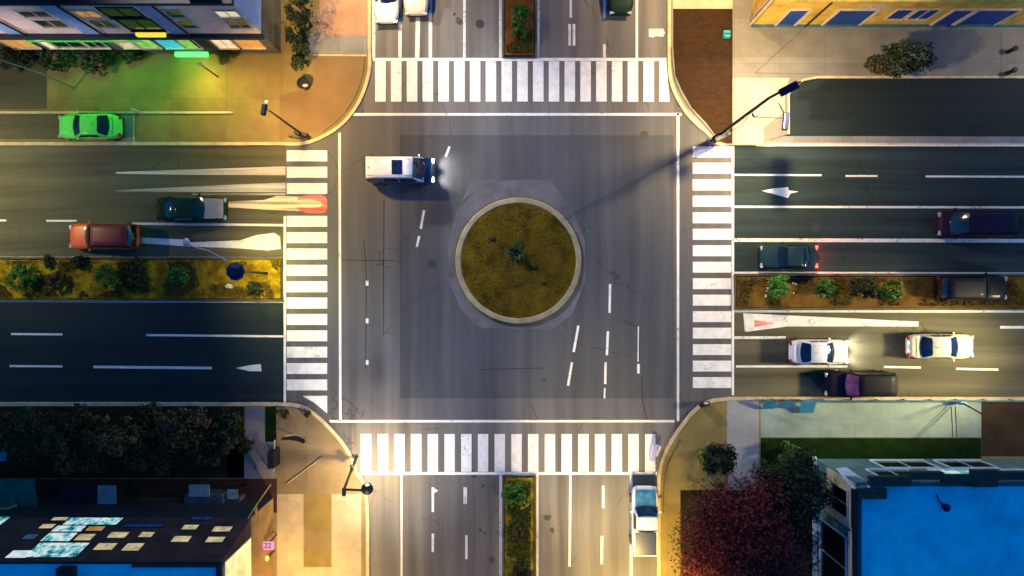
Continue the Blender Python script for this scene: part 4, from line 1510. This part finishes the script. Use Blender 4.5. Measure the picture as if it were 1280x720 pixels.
# north face windows
f3 = lambda px, z: (px - 640) * U * (H - z) / H
for x0, x1, z0, z1, pn in ((24.9, 27.6, 3.4, 5.6, 'win_dark'), (29.2, 33.0, 3.4, 5.5, 'display'), (34.3, 37.5, 3.5, 5.6, 'win_dark'), (26.5, 30.2, .9, 2.7, 'win_dark'), (31.2, 34.4, .9, 2.7, 'win_dark')):
    window(bh, x0, x1, z0, z1, YN3, pn, 'frame_pale', 1, .15)
c = at(1180, 632, ZR3 + .3)
t = thing('roof_vent', 'small dark vent with a bent cable on the vivid blue roof', 'vent', (c.x, c.y, ZR3 + .14))
MB().lathe(c.x + .1, c.y - .1, [(.20, ZR3 + .14), (.20, ZR3 + .4), (.28, ZR3 + .42), (.05, ZR3 + .55)], 12).build('cowl', M['metal_navy'], t)
MB().tube([(c.x, c.y, ZR3 + .2), (c.x - .3, c.y + .3, ZR3 + .2), (c.x - .4, c.y + .75, ZR3 + .17)], .04, 6).build('cable', M['metal_navy'], t)

# --- lower left office
XE4 = -17.8
zl, zt4 = 4.5, 9.1
yl, yt = -287 * U * (H - zl) / H, -342 * U * (H - zt4) / H
of = thing('office_block', 'charcoal office block with lit windows and blue roof on the lower left', 'building', (XE4, yt, 0))
XL4 = -62
MB().add([(XL4, yl, zl), (XE4, yl, zl), (XE4, yt, zt4), (XL4, yt, zt4), (XL4, yt - 30, zl), (XE4, yt - 30, zl), (XE4, yt - 30, zt4), (XL4, yt - 30, zt4)],
         [(0, 1, 2, 3), (1, 5, 6, 2), (5, 4, 7, 6), (4, 0, 3, 7), (3, 2, 6, 7), (0, 4, 5, 1)]).build('upper_wall', M['wall_office'], of)
MB().box2(XL4, XE4 - .1, yt - 30, yl + .0, .05, zl - .003).build('lower_wall', grain('lower office wall', (.03, .028, .03), .3, 1), of)
MB().box2(XL4, XE4 - .25, yt - 30, yt - .10, zt4 + .003, zt4 + .12).build('roof', M['roof_blue'], of)
MB().box2(XL4, XE4 + .04, yt - .09, yt + .04, zt4 + .001, zt4 + .16).build('parapet', M['cornice_dark'], of)
MB().box2(XE4 - .24, XE4 + .04, yt - 30, yt - .09, zt4 + .001, zt4 + .28).build('parapet', M['cornice_dark'], of)
m = MB()
k = U * (H - zt4 - .3) / H
m.box2((163 - 640) * k, XE4 - .24, yt - .28, yt - .10, zt4 + .125, zt4 + .20)
m.build('roof_step', M['wall_office'], of)
c = at(88, 716, zt4)
MB().box(c.x, c.y, zt4 + .35, 1.0, 1.0, .5).build('roof_hatch', M['roof_black'], of, bevel=.03)
# golden east wall
MB().box2(XE4 + .003, XE4 + .05, yt - 30, yt - .3, 4.6, 9.0).build('east_cladding', M['wall_gold'], of)
MB().box2(XE4 - .097, XE4 - .05, yt - 30, yl - .05, .1, 4.45).build('east_lower_cladding', grain('orange brown render', (.34, .20, .07), .25, .8), of)


def slope_pt(px, py):
    """point on the tilted facade seen at px,py"""
    d = Vector(((px - 640) * U, (360 - py) * U, -H))
    o_ = Vector((0, 0, H))
    # plane through (.,yl,zl),(.,yt,zt4)
    nrm = Vector((0, (zt4 - zl), -(yt - yl))).normalized()
    p0 = Vector((0, yl, zl))
    s_ = (p0 - o_).dot(nrm) / d.dot(nrm)
    return o_ + d * s_


n4 = Vector((0, (zt4 - zl), -(yt - yl))).normalized()


def facade_rect(px0, py0, px1, py1, lean, pane, frame, name='window', fr=.06):
    q = [slope_pt(px0, py0), slope_pt(px1, py0)]
    x0, x1 = q[0].x, q[1].x
    a = slope_pt((px0 + px1) / 2, py0)
    b_ = slope_pt((px0 + px1) / 2, py1)
    up = (b_ - a)

    def rr(e, d0, d1):
        vs = []
        for dd in (d0, d1):
            for xx, sg_ in ((x0 - e, -1), (x1 + e, -1), (x1 + e, 1), (x0 - e, 1)):
                tt = e * sg_
                base = a if sg_ < 0 else b_
                vs.append(Vector((xx, base.y, base.z)) + up.normalized() * tt + n4 * dd)
        return MB().add(vs, [(0, 1, 2, 3), (4, 7, 6, 5), (0, 4, 5, 1), (1, 5, 6, 2), (2, 6, 7, 3), (3, 7, 4, 0)])
    w = rr(fr, .004, .04).build(name, M[frame], of)
    rr(0, .045, .06).build('pane', M[pane], w)


for a in ((68, 647.5, 86, 651), (54, 656, 70, 661), (34, 669, 48, 674.5), (100, 668.5, 120, 676), (140, 666, 162, 673), (178, 666, 194, 672), (124, 680, 147, 688),
          (160, 680, 181, 689), (231, 657, 249, 662.5), (269, 659, 291, 665), (219, 671, 240, 678), (261, 672, 282, 678.5)):
    pn = 'win_yellow'
    if a[0] in (34,):
        pn = 'box_pale'
    facade_rect(*a, 0, pn, 'wall_office')
facade_rect(88, 648, 154, 656.5, 0, 'display', 'cornice_dark', 'display_window')
facade_rect(72, 658, 108, 665, 0, 'display', 'cornice_dark', 'display_window')
facade_rect(112, 659, 132, 664, 0, 'win_orange', 'cornice_dark')
facade_rect(62, 667, 97, 677, 0, 'display', 'cornice_dark', 'display_window')
facade_rect(50, 679.5, 112, 697, 0, 'display', 'cornice_dark', 'display_window')
facade_rect(17, 689, 42, 698, 0, 'display_white', 'cornice_dark', 'display_window')
facade_rect(-12, 647, 13, 660, 0, 'display', 'cornice_dark', 'display_window')
facade_rect(241, 647, 266, 650, 0, 'glass_blue', 'cornice_dark')
facade_rect(156, 656.5, 205, 659, 0, 'glass_blue', 'cornice_dark')
m = MB()
for k in range(4):
    y1 = yt - .12 - k * 2.9
    w = MB().box2(XE4 + .052, XE4 + .09, y1 - 2.8, y1, 4.7, 8.9).build('window', M['frame_cream'], of)
    MB().box2(XE4 + .092, XE4 + .10, y1 - 2.74, y1 - .06, 4.78, 8.82).build('pane', M['gold_lit'], w)
# slanting pipes at the east corner and wall sign
m = MB()
m.tube([at(338, 606, 1.0), at(320, 632, 3.5), at(310, 648, 5.0)], .05, 6)
m.tube([at(320, 634, 3.5), at(318, 668, 3.6), at(317, 694, 3.6)], .09, 8)
m.build('corner_pipe', grain('ochre pipe', (.45, .30, .10), .2, 3), of)
m = MB()
m.tube([at(317, 694, 3.6), at(312, 715, 3.8), at(300, 740, 4.0)], .08, 8)
m.build('corner_pipe', grain('ochre pipe low', (.55, .40, .12), .2, 3), of)
sg = thing('wall_sign', 'small purple sign with dark characters beside the golden office wall', 'sign', tuple(at(333, 682, 2.2)))
c = at(333, 682, 2.2)
MB().box(c.x, c.y, 2.2, 1.1, .62, .06).build('board', M['sign_purple'], sg, bevel=.02)
MB().tube([(c.x, c.y, .12), (c.x, c.y, 2.18)], .05, 8).build('post', M['metal_dark'], sg)


def text(body, name, loc, size, mat, parent, rz=0.0):
    cu = bpy.data.curves.new(name, 'FONT')
    cu.body = body
    cu.size = size
    cu.extrude = .008
    cu.align_x = 'CENTER'
    cu.align_y = 'CENTER'
    cu.materials.append(mat)
    tmp = bpy.data.objects.new(name, cu)
    col.objects.link(tmp)
    dg = bpy.context.evaluated_depsgraph_get()
    me = bpy.data.meshes.new_from_object(tmp.evaluated_get(dg))
    bpy.data.objects.remove(tmp)
    o = bpy.data.objects.new(name, me)
    col.objects.link(o)
    o.parent = parent
    o.location = Vector(loc) - Vector(parent.location)
    o.rotation_euler = (0, 0, rz)
    return o


text('(22', 'lettering', (c.x + .02, c.y, 2.245), .55, M['sign_dark'], sg)
wl = thing('wall_lamp', 'glowing orange lamp below the purple sign', 'lamp', tuple(at(334, 698, 1.6)))
c = at(334, 698, 1.6)
MB().ball(c, (.12, .2, .14), 10, 8).build('globe', M['flame'], wl, True)
MB().tube([(c.x, c.y, .12), (c.x, c.y, 1.5)], .04, 8).build('post', M['metal_dark'], wl)

# terrace objects north of the office
def topbox(name, label, cat, x0, y0, x1, y1, z, mat, lid=None, lidmat=None, group=None):
    c0, c1 = at(x0, y1, z), at(x1, y0, z)
    t = thing(name, label, cat, ((c0.x + c1.x) / 2, (c0.y + c1.y) / 2, .12), 0, group)
    MB().box2(c0.x, c1.x, c0.y, c1.y, .14, z).build('casing', mat, t, bevel=.04)
    if lid:
        a, b2 = at(lid[0], lid[3], z + .05), at(lid[2], lid[1], z + .05)
        MB().box2(a.x, b2.x, a.y, b2.y, z + .002, z + .06).build('lid', lidmat, t, bevel=.01)
    return t


topbox('storage_shed', 'black shed with a pale grey roof panel on the office terrace', 'shed', 72, 608, 146, 634, 1.6, M['roof_black'], (122, 607, 145, 632), M['box_pale'])
GB = 'grey units on the office terrace'
topbox('cooling_unit', 'larger grey cooling unit with bluish lid on the office terrace', 'cooling unit', 230, 618, 278, 639, 1.5, M['box_grey'], (236, 606, 262, 621), M['box_pale'], GB)
topbox('cooling_unit', 'smaller grey cooling unit with a slanted pale lid, right end of the terrace', 'cooling unit', 280, 622, 300, 640, 1.1, M['box_grey'], (284, 612, 297, 624), M['box_pale'], GB)
topbox('low_planter', 'flat dull planter between the black shed and the grey units', 'planter', 172, 632, 196, 639, .5, M['box_grey'])
c = at(20, 618, 2.4)
aw = thing('awning', 'teal fabric awning at the left frame edge of the office terrace', 'awning', (c.x, c.y, .12))
m = MB()
p0, p1 = at(-30, 640, 2.2), at(43, 599, 2.6)
vs, fs = [], []
for i in range(9):
    for j in range(5):
        vs.append((p0.x + (p1.x - p0.x) * i / 8, p0.y + (p1.y - p0.y) * j / 4, 2.2 + .4 * j / 4 + .05 * math.sin(i * 2)))
for i in range(8):
    for j in range(4):
        fs.append((i * 5 + j, (i + 1) * 5 + j, (i + 1) * 5 + j + 1, i * 5 + j + 1))
m.add(vs, fs).build('canopy', M['teal_fabric'], aw, True)
m = MB()
for x, y in ((p0.x + .2, p0.y + .1), (p1.x - .1, p0.y + .1), (p1.x - .1, p1.y - .1)):
    m.tube([(x, y, .12), (x, y, 2.3)], .05, 8)
m.build('frame', M['metal_dark'], aw)
MB().tube([at(-10, 637, 2.7), at(10, 636, 2.7), at(20, 632, 2.7)], .09, 8).build('front_bar', grain('lime bar', (.35, .45, .12), .2, 3), aw)
c = at(2, 565, 1.5)
t = thing('garden_screen', 'blue teal garden screen at the left frame edge', 'screen', (c.x, c.y, .12))
MB().box(c.x, c.y, 1.5, .7, 1.3, .08).build('panel', grain('teal panel', (.01, .20, .32), .2, 2), t)
MB().tube([(c.x, c.y, .12), (c.x, c.y, 1.46)], .05, 8).build('post', M['metal_dark'], t)


# ------------------------------------------------------------------ street furniture
def signal_head(name, c, size, ang, parent, mat='metal_dark', lens=None):
    """long dark signal box lying with its back to the sky"""
    o = MB().box(c.x, c.y, c.z, size[0], size[1], size[2], ang).build(name, M[mat], parent, bevel=.06)
    if lens:
        ca, sa = math.cos(ang), math.sin(ang)
        b = MB()
        for k in (-1, 0, 1):
            b.ball((c.x + k * size[0] * .3 * ca, c.y + k * size[0] * .3 * sa, c.z - size[2] * .5), size[1] * .30, 8, 6)
        b.build('lens', M[lens], o)
    return o


def pole(parent, base, top, r0, r1, mat, name='pole'):
    return MB().tube([base, (Vector(base) + Vector(top)) / 2, top], [r0, (r0 + r1) / 2, r1], 12).build(name, M[mat], parent)


# NE mast
B = at(887, 177, .12)
T = at(962, 122, 11.5)
B = Vector((T.x, T.y, .12))
ms = thing('signal_mast', 'tall dark signal mast with three boxes at the upper right corner', 'traffic light', tuple(B))
pole(ms, B, T, .14, .09, 'metal_dark')
MB().lathe(B.x, B.y, [(.30, .12), (.30, .30), (.16, .42)], 12).build('base_plate', M['metal_grey'], ms)
A1 = at(1001, 102, 11.6)
MB().tube([T, (T + A1) / 2 + Vector((0, 0, .15)), A1], [.08, .07, .05], 10).build('arm', M['metal_dark'], ms)
ang = math.atan2((A1 - T).y, (A1 - T).x)
c = at(986, 111, 11.6)
signal_head('lamp_housing', c, (1.15, .46, .3), ang, ms, 'metal_navy')
MB().box(c.x, c.y, c.z - .17, .8, .3, .04, ang).build('lamp_lens', M['lamp_warm'], ms)
c = at(902, 170, 3.0)
signal_head('signal_box', c, (1.25, .50, .45), ang, ms, 'metal_dark', 'sig_red')
c1, c2 = at(945, 146, 8.0), at(978, 147, 8.0)
MB().tube([c1, c2], .06, 8).build('bracket', M['metal_dark'], ms)
signal_head('signal_box', at(982, 152, 8.0), (1.1, .34, .34), R(85), ms, 'metal_navy', 'sig_red')
MB().tube([at(973, 127, 9.4), at(980, 142, 8.3)], [.05, .05], 8).build('brace', M['metal_dark'], ms)
signal_head('junction_box', at(944, 143, 8.4), (.35, .3, .3), ang, ms)
MB().tube([at(905, 168, 3.0), at(925, 158, 5.0), at(935, 146, 6.8)], .03, 6).build('cable', M['metal_dark'], ms)

# NW mast
B = at(380, 178, .12)
T = at(331, 134, 8.0)
nb = Vector((T.x, T.y, .12))
m2 = thing('signal_mast', 'thin signal mast with a small head at the upper left corner', 'traffic light', tuple(nb))
pole(m2, nb, T, .09, .05, 'metal_dark')
signal_head('signal_box', at(330, 137, 8.0), (.75, .3, .3), R(80), m2, 'metal_dark')
MB().ball(at(333, 127, 8.1), .07, 10, 8).build('lamp_globe', M['lamp_warm'], m2, True)
MB().box(nb.x, nb.y, .8, 1.0, .28, .32, R(-15)).build('cabinet', M['metal_dark'], m2, bevel=.04)
MB().box(nb.x - .6, nb.y - .1, .35, .9, .16, .16, R(-12)).build('rail', M['kerb_dark'], m2)

# W median lamp
c = at(293, 339, 6.0)
nb = Vector((c.x, c.y, .14))
ml = thing('median_lamp', 'lamp with wide navy hood and curved arm at the end of the left median', 'street lamp', tuple(nb))
MB().lathe(c.x, c.y, [(.54, 5.7), (.64, 5.80), (.58, 5.98), (.22, 6.12)], 9).build('hood', M['metal_navy'], ml)
pole(ml, nb, (c.x, c.y, 5.75), .10, .07, 'metal_dark')
MB().tube([at(285, 327, 6.05), at(262, 314, 6.2), at(240, 308, 6.25), at(234, 304, 6.25)], [.06, .05, .045, .04], 8).build('arm', M['metal_grey'], ml)
MB().ball(at(233, 303, 6.2), (.22, .30, .16), 10, 8).build('lamp_globe', grain('pale pink globe', (.75, .5, .48), .1, 4, .3), ml, True)
c = at(287, 358, .3)
tag(MB().ball((c.x, c.y, .3), (.3, .2, .2), 9, 6, .2).build('stone', M['stone_pale']), 'pale stone under the navy hooded lamp', 'stone')

# SW mast
B = at(446, 571, .12)
T = at(430, 612, 4.6)
m3 = thing('signal_mast', 'short leaning signal mast with a ball head at the lower left corner', 'traffic light', tuple(B))
pole(m3, B, T, .12, .09, 'metal_dark')
MB().tube([T, at(456, 613, 4.6)], .09, 8).build('arm', M['metal_dark'], m3)
MB().ball(at(459, 611, 4.55), (.42, .42, .38), 14, 10).build('signal_ball', M['metal_dark'], m3, True)
MB().ball(at(459, 606, 4.8), (.12, .06, .06), 8, 6).build('lamp_lens', M['lamp_warm'], m3, True)
signal_head('signal_box', at(440, 585, 1.8), (.5, .24, .24), R(105), m3)
signal_head('signal_box', at(430, 615, 4.7), (.55, .26, .26), R(90), m3)
c = at(365, 550, 1.4)
t = thing('lamp_post', 'small dark lamp with bright rim on the lower left pavement', 'lamp', (c.x, c.y, .12))
MB().tube([at(352, 549, 1.4), at(362, 547, 1.5), at(375, 549, 1.5), at(381, 553, 1.45)], [.10, .16, .2, .12], 10).build('head', M['metal_dark'], t, True)
MB().tube([at(357, 545, 1.55), at(370, 543, 1.6), at(383, 549, 1.6)], .06, 8).build('rim', grain('ochre rim', (.5, .4, .18), .2, 4), t, True)
MB().tube([(c.x, c.y, .12), (c.x, c.y, 1.4)], .06, 8).build('post', M['metal_dark'], t)
c = at(338, 575, 1.5)
t = thing('bin_cabinet', 'narrow dark cabinet with pale rail beside the lower left path', 'cabinet', (c.x, c.y, .12))
MB().box(c.x, c.y, .8, .5, 1.3, 1.3).build('casing', M['metal_dark'], t, bevel=.05)
MB().tube([at(343, 550, .8), at(342, 590, .8)], .06, 8).build('rail', M['kerb'], t)

# NW bin and plaza bollards
c = at(379, 104, .9)
t = thing('litter_bin', 'dark round litter bin with bright rim on the upper left pavement', 'bin', (c.x, c.y, .12))
MB().lathe(c.x, c.y, [(.30, .12), (.42, .95), (.46, 1.0), (.34, 1.02), (.30, .9)], 16).build('drum', M['metal_dark'], t)
MB().ball((c.x + .2, c.y - .2, 1.03), (.22, .12, .06), 8, 6).build('lid', M['stone_pale'], t)
for (px, py, lb) in ((1268, 61, 'upper dark bollard near the right end of the plaza'), (1267, 88, 'lower dark bollard near the right end of the plaza')):
    c = at(px, py, .8)
    t = thing('bollard', lb, 'bollard', (c.x, c.y, .12), 0, 'bollards on the upper right plaza')
    MB().lathe(c.x, c.y, [(.16, .12), (.14, .8), (.20, .85), (.20, .95), (.08, 1.0)], 14).build('post', M['metal_dark'], t)
c = at(908, 43, .3)
t = thing('utility_box', 'small teal utility box on the brown brick pavement', 'utility box', (c.x, c.y, .124))
MB().box(c.x, c.y, .30, .52, .52, .34).build('casing', M['teal_box'], t, bevel=.03)
MB().box(c.x, c.y, .48, .40, .06, .03).build('handle', M['trim_black'], t)
c = at(250, 80, 3.0)
t = thing('street_lamp', 'small white globe lamp in front of the orange lit windows', 'street lamp', (c.x, c.y, .12))
MB().ball(c, (.14, .16, .12), 12, 8).build('globe', M['stone_pale'], t, True)
pole(t, (c.x, c.y, .12), (c.x, c.y, 2.9), .06, .04, 'metal_dark')
c = at(166, 137, .8)
t = thing('bollard', 'pale bollard at the end of the lay by', 'bollard', (c.x, c.y, .12))
MB().lathe(c.x, c.y, [(.13, .12), (.11, .8), (.14, .84), (.05, .92)], 12).build('post', M['stone_pale'], t)
# barriers on the lower right footway
for i, (px, w_, dp, lb) in enumerate(((962, .72, .9, 'leftmost blue barrier panel on the pale footway'), (986, .66, .8, 'middle blue barrier panel on the pale footway'),
                                   (1010, .95, 1.3, 'widest blue barrier panel, on the right of the three'))):
    c = at(px, 507, .7)
    t = thing('barrier_panel', lb, 'barrier', (c.x, c.y, .12), 0, 'blue barriers along the pale footway')
    a, b2 = at(px - w_ / U / 2, 501, .9), at(px + w_ / U / 2, 501 + dp / U * .7, .5)
    m = MB()
    m.add([(a.x, a.y, .95), (b2.x, a.y, .95), (b2.x, b2.y, .35), (a.x, b2.y, .35), (a.x, a.y, .89), (b2.x, a.y, .89), (b2.x, b2.y, .29), (a.x, b2.y, .29)],
          [(0, 3, 2, 1), (4, 5, 6, 7), (0, 1, 5, 4), (1, 2, 6, 5), (2, 3, 7, 6), (3, 0, 4, 7)]).build('panel', M['hazard_blue'], t)
    m = MB()
    for xx in (a.x + .05, b2.x - .05):
        m.tube([(xx, a.y, .12), (xx, a.y, .95)], .03, 6)
        m.tube([(xx, b2.y, .12), (xx, b2.y, .35)], .03, 6)
    m.build('leg', M['metal_dark'], t)
c0, c1 = at(998, 501, .75), at(1280, 503, .75)
hr = thing('guard_rail', 'blue painted guard rail along the lower right kerb', 'railing', (c0.x, c0.y, .12))
m = MB()
m.tube([(c0.x, c0.y, .8), (48, c0.y - .02, .8)], .06, 8)
m.build('top_rail', grain('blue rail paint', (.04, .16, .25), .2, 2, .5), hr)
m = MB()
for k in range(13):
    m.tube([(c0.x + k * 2.0, c0.y, .1), (c0.x + k * 2.0, c0.y, .8)], .04, 6)
tag(m.build('post', M['metal_dark'], hr), None, None, None, 'stuff')
c = at(1197, 500, .2)
t = thing('sign_post', 'thin dark sign post with a bluish cap on the pale footway', 'sign post', (c.x, c.y, .12))
b_ = Vector((c.x - .3, c.y - 2.6, .12))
pole(t, (c.x, c.y, .12), (c.x - .02, c.y - .6, 3.0), .06, .05, 'metal_dark')
MB().box(c.x + .05, c.y - .1, .6, .5, .35, .5).build('cap', grain('bluish cap', (.2, .4, .55), .2, 3), t, bevel=.04)
for px in (1189, 1194):
    MB().tube([at(px, 508, .3), at(px + 2, 546, 1.6)], .035, 6).build('stay', M['metal_dark'], t)
# lit kerb bollard, lower right corner
c = at(817, 566, .5)
t = thing('kerb_bollard', 'white and violet striped kerb bollard at the lower right corner', 'bollard', (c.x, c.y, 0))
MB().box(c.x + .02, c.y, .35, .35, 1.3, .6, R(-10)).build('post', PA('violet white', (.5, .48, .75)), t, bevel=.06)
MB().box(c.x + .32, c.y + .12, .3, .25, .8, .5, R(-25)).build('reflector', PA('white plastic', (.8, .8, .8)), t, bevel=.05)
c = at(880, 505, .4)
t = thing('signal_stub', 'dark cable box on the kerb of the lower right corner', 'cable box', (c.x, c.y, .12))
MB().box(c.x, c.y, .5, .75, .30, .5, R(15)).build('casing', M['metal_dark'], t, bevel=.05)
MB().ball((c.x + .05, c.y + .12, .78), (.2, .12, .08), 8, 6).build('cap', M['stone_pale'], t)
m = thing('light_rail', 'pale straight rail lying on the lower left pavement', 'rail', tuple(at(380, 592, .12)))
MB().tube([at(359, 604, .2), at(402, 572, .2)], .05, 6).build('bar', grain('pale rail', (.40, .32, .20), .2, 3), m)
m = thing('guard_cable', 'thin green lit pole leaning over the upper left forecourt', 'pole', tuple(at(60, 95, .12)))
MB().tube([at(-20, 68, 6.0), at(50, 91, 3.0), at(92, 110, .2)], [.05, .05, .06], 6).build('shaft', grain('green grey pole', (.10, .16, .12), .2, 3), m)


# ------------------------------------------------------------------ lighting
W_ = bpy.data.worlds.new('World')
sc.world = W_
W_.use_nodes = True
nt = W_.node_tree
bg = nt.nodes['Background']
sky = nt.nodes.new('ShaderNodeTexSky')
sky.sky_type = 'NISHITA'
sky.sun_disc = False
sky.sun_elevation = R(1.5)
sky.sun_rotation = R(60)
sky.ozone_density = 6.0
mx = nt.nodes.new('ShaderNodeMix')
mx.data_type = 'RGBA'
mx.blend_type = 'MULTIPLY'
mx.inputs[0].default_value = 1.0
SKY_TINT = (0.54, 1.22, 1.05, 1)
SKY_S = 0.66
mx.inputs[7].default_value = SKY_TINT
nt.links.new(sky.outputs[0], mx.inputs[6])
nt.links.new(mx.outputs[2], bg.inputs['Color'])
bg.inputs['Strength'].default_value = SKY_S
sl = bpy.data.lights.new('sun', 'SUN')
sl.energy = 0.05
sl.angle = R(10)
sl.color = (.6, .75, 1.0)
so = bpy.data.objects.new('sun', sl)
col.objects.link(so)
so.rotation_euler = (R(60), 0, R(-60 + 180))


def lamp_post(label, gx, gy, z, power, color, angle=140, aim=None, blend=.9, arm=1.6, armdir=None, size=.25):
    """street lamp; gx,gy ground pixel under the lamp head"""
    x, y = g(gx, gy)
    d = Vector((x, y, 0)).normalized() if armdir is None else Vector((*armdir, 0)).normalized()
    bx, by = x + d.x * arm, y + d.y * arm
    t = thing('street_lamp', label, 'street lamp', (bx, by, .12), 0, 'tall street lamps round the junction')
    MB().tube([(bx, by, .12), (bx, by, z * .6), (bx, by, z - .3), (bx - d.x * .5, by - d.y * .5, z + .1), (x + d.x * .3, y + d.y * .3, z + .15)], [.12, .09, .07, .06, .05], 10).build('pole', M['metal_dark'], t)
    a = math.atan2(d.y, d.x)
    MB().box(x, y, z + .12, .9, .36, .14, a).build('lamp_housing', M['metal_dark'], t, bevel=.04)
    MB().box(x, y, z + .035, .6, .26, .03, a).build('lamp_lens', M['lamp_warm'] if color[2] < .7 else M['lamp_white'], t)
    tgt = (x, y, 0) if aim is None else (*g(*aim), 0)
    spot('lamp_light', (x, y, z - .02), tgt, power, color, angle, blend, size, t)
    return t


def hang(parent, c, target, power, color, angle=140, blend=.9, size=.2):
    return spot('lamp_light', tuple(c), target, power, color, angle, blend, size, parent)


GOLD = (1.0, .62, .20)
WARM = (1.0, .78, .50)
NEUT = (1.0, .90, .78)
COOL = (.45, .75, 1.0)
# lamps on the masts in view
c = at(986, 111, 11.35)
hang(ms, c, (c.x + 2.6, c.y - .3, 0), 21000, (1, .70, .30), 142, 1.0)
c = at(333, 127, 7.8)
hang(m2, c, (c.x + 1.5, c.y, 0), 6400, (1, .62, .18), 158)
c = at(288, 338, 5.55)
c.x += .6
hang(ml, c, (c.x + 1.4, c.y - .2, 0), 3600, (1, .80, .22), 130)
c = at(459, 606, 4.0)
hang(m3, c, (c.x - 1.2, c.y + .3, 0), 3000, (1, .70, .30), 155)
# lamps outside the frame
lamp_post('street lamp beyond the top frame edge, upper left kerb', 466, -30, 9, 8000, (1, .76, .38), 140)
lamp_post('street lamp beyond the top frame edge, upper right kerb', 850, -30, 9, 8500, (1, .68, .28), 140)
lamp_post('street lamp beyond the bottom frame edge, lower left pavement', 402, 735, 9, 9000, (1, .64, .16), 140)
lamp_post('street lamp beyond the bottom frame edge, lower right kerb', 795, 738, 9, 12500, (1, .66, .16), 150)
lamp_post('street lamp beyond the right frame edge, lower right kerb', 1300, 470, 10, 3000, (1, .85, .5), 140)
lamp_post('added street lamp beyond the left frame edge, by the upper road', -45, 235, 12, 8500, (1.0, .86, .34), 140)  # unseen lamp, added to brighten the left road
lamp_post('added street lamp beyond the right frame edge, on the upper plaza', 1330, 70, 9, 2600, (1, .9, .75), 140)  # unseen lamp, added to light the right part of the plaza
# flood masts out of view; all but the first are added fill light
def flood(label, gx, gy, z, power, color, aim, angle, blend=.8, size=1.6):
    return lamp_post(label, gx, gy, z, power, color, angle, aim, blend, .8, None, size)


flood('tall floodlight mast beyond the upper right', 1330, -60, 15, 48000, (1, .92, .84), (800, 235), 34, .8, .10)
flood('added tall floodlight mast beyond the upper left', 190, -190, 17, 112000, (1, .92, .82), (480, 205), 54)  # unseen, added for even light over the junction
flood('added tall floodlight mast beyond the bottom edge, right road half', 770, 930, 17, 62000, (1, .77, .38), (735, 560), 27)  # added to brighten the right half of the bottom crossing
flood('added tall floodlight mast beyond the bottom edge, left road half', 480, 930, 17, 36000, (1, .93, .84), (500, 535), 30)  # added likewise for the left half
flood('added tall floodlight mast beyond the right frame edge', 1490, 440, 15, 85000, (1, .80, .38), (1090, 450), 34)  # added to warm the lower right road
flood('added tall floodlight mast beyond the left frame edge', -160, 330, 16, 26000, (1, .80, .74), (190, -10), 22)  # added to brighten the upper left facade
# green glow of the shop front
for nx, npw in ((-396, 650), (-465, 330), (-530, 260)):  # second and third lights are added to spread the green
    spot('neon_light', (nx * U, YF - .7, 3.5), (nx * U - .6, YF - 4.5, 0), npw, (.08, 1.0, .02), 150, .9, .5)
c = at(250, 80, 2.75)
c.y -= .25
spot('lamp_light', tuple(c), (c.x + .5, c.y - 1.5, 0), 700, (1, .72, .12), 160, .8, .2)

# ------------------------------------------------------------------ camera
cam = bpy.data.cameras.new('camera')
cam.sensor_width = 36
cam.lens = 36 * H / (1280 * U)
cam.clip_end = 2000
co = bpy.data.objects.new('camera', cam)
col.objects.link(co)
co.location = (0, 0, H)
co.rotation_euler = (0, 0, 0)
sc.camera = co
sc.view_settings.view_transform = 'Standard'
sc.view_settings.look = 'None'
sc.view_settings.exposure = 0.18
sc.view_settings.gamma = 1.0
sc.view_settings.use_curve_mapping = False
sc.cycles.use_denoising = True
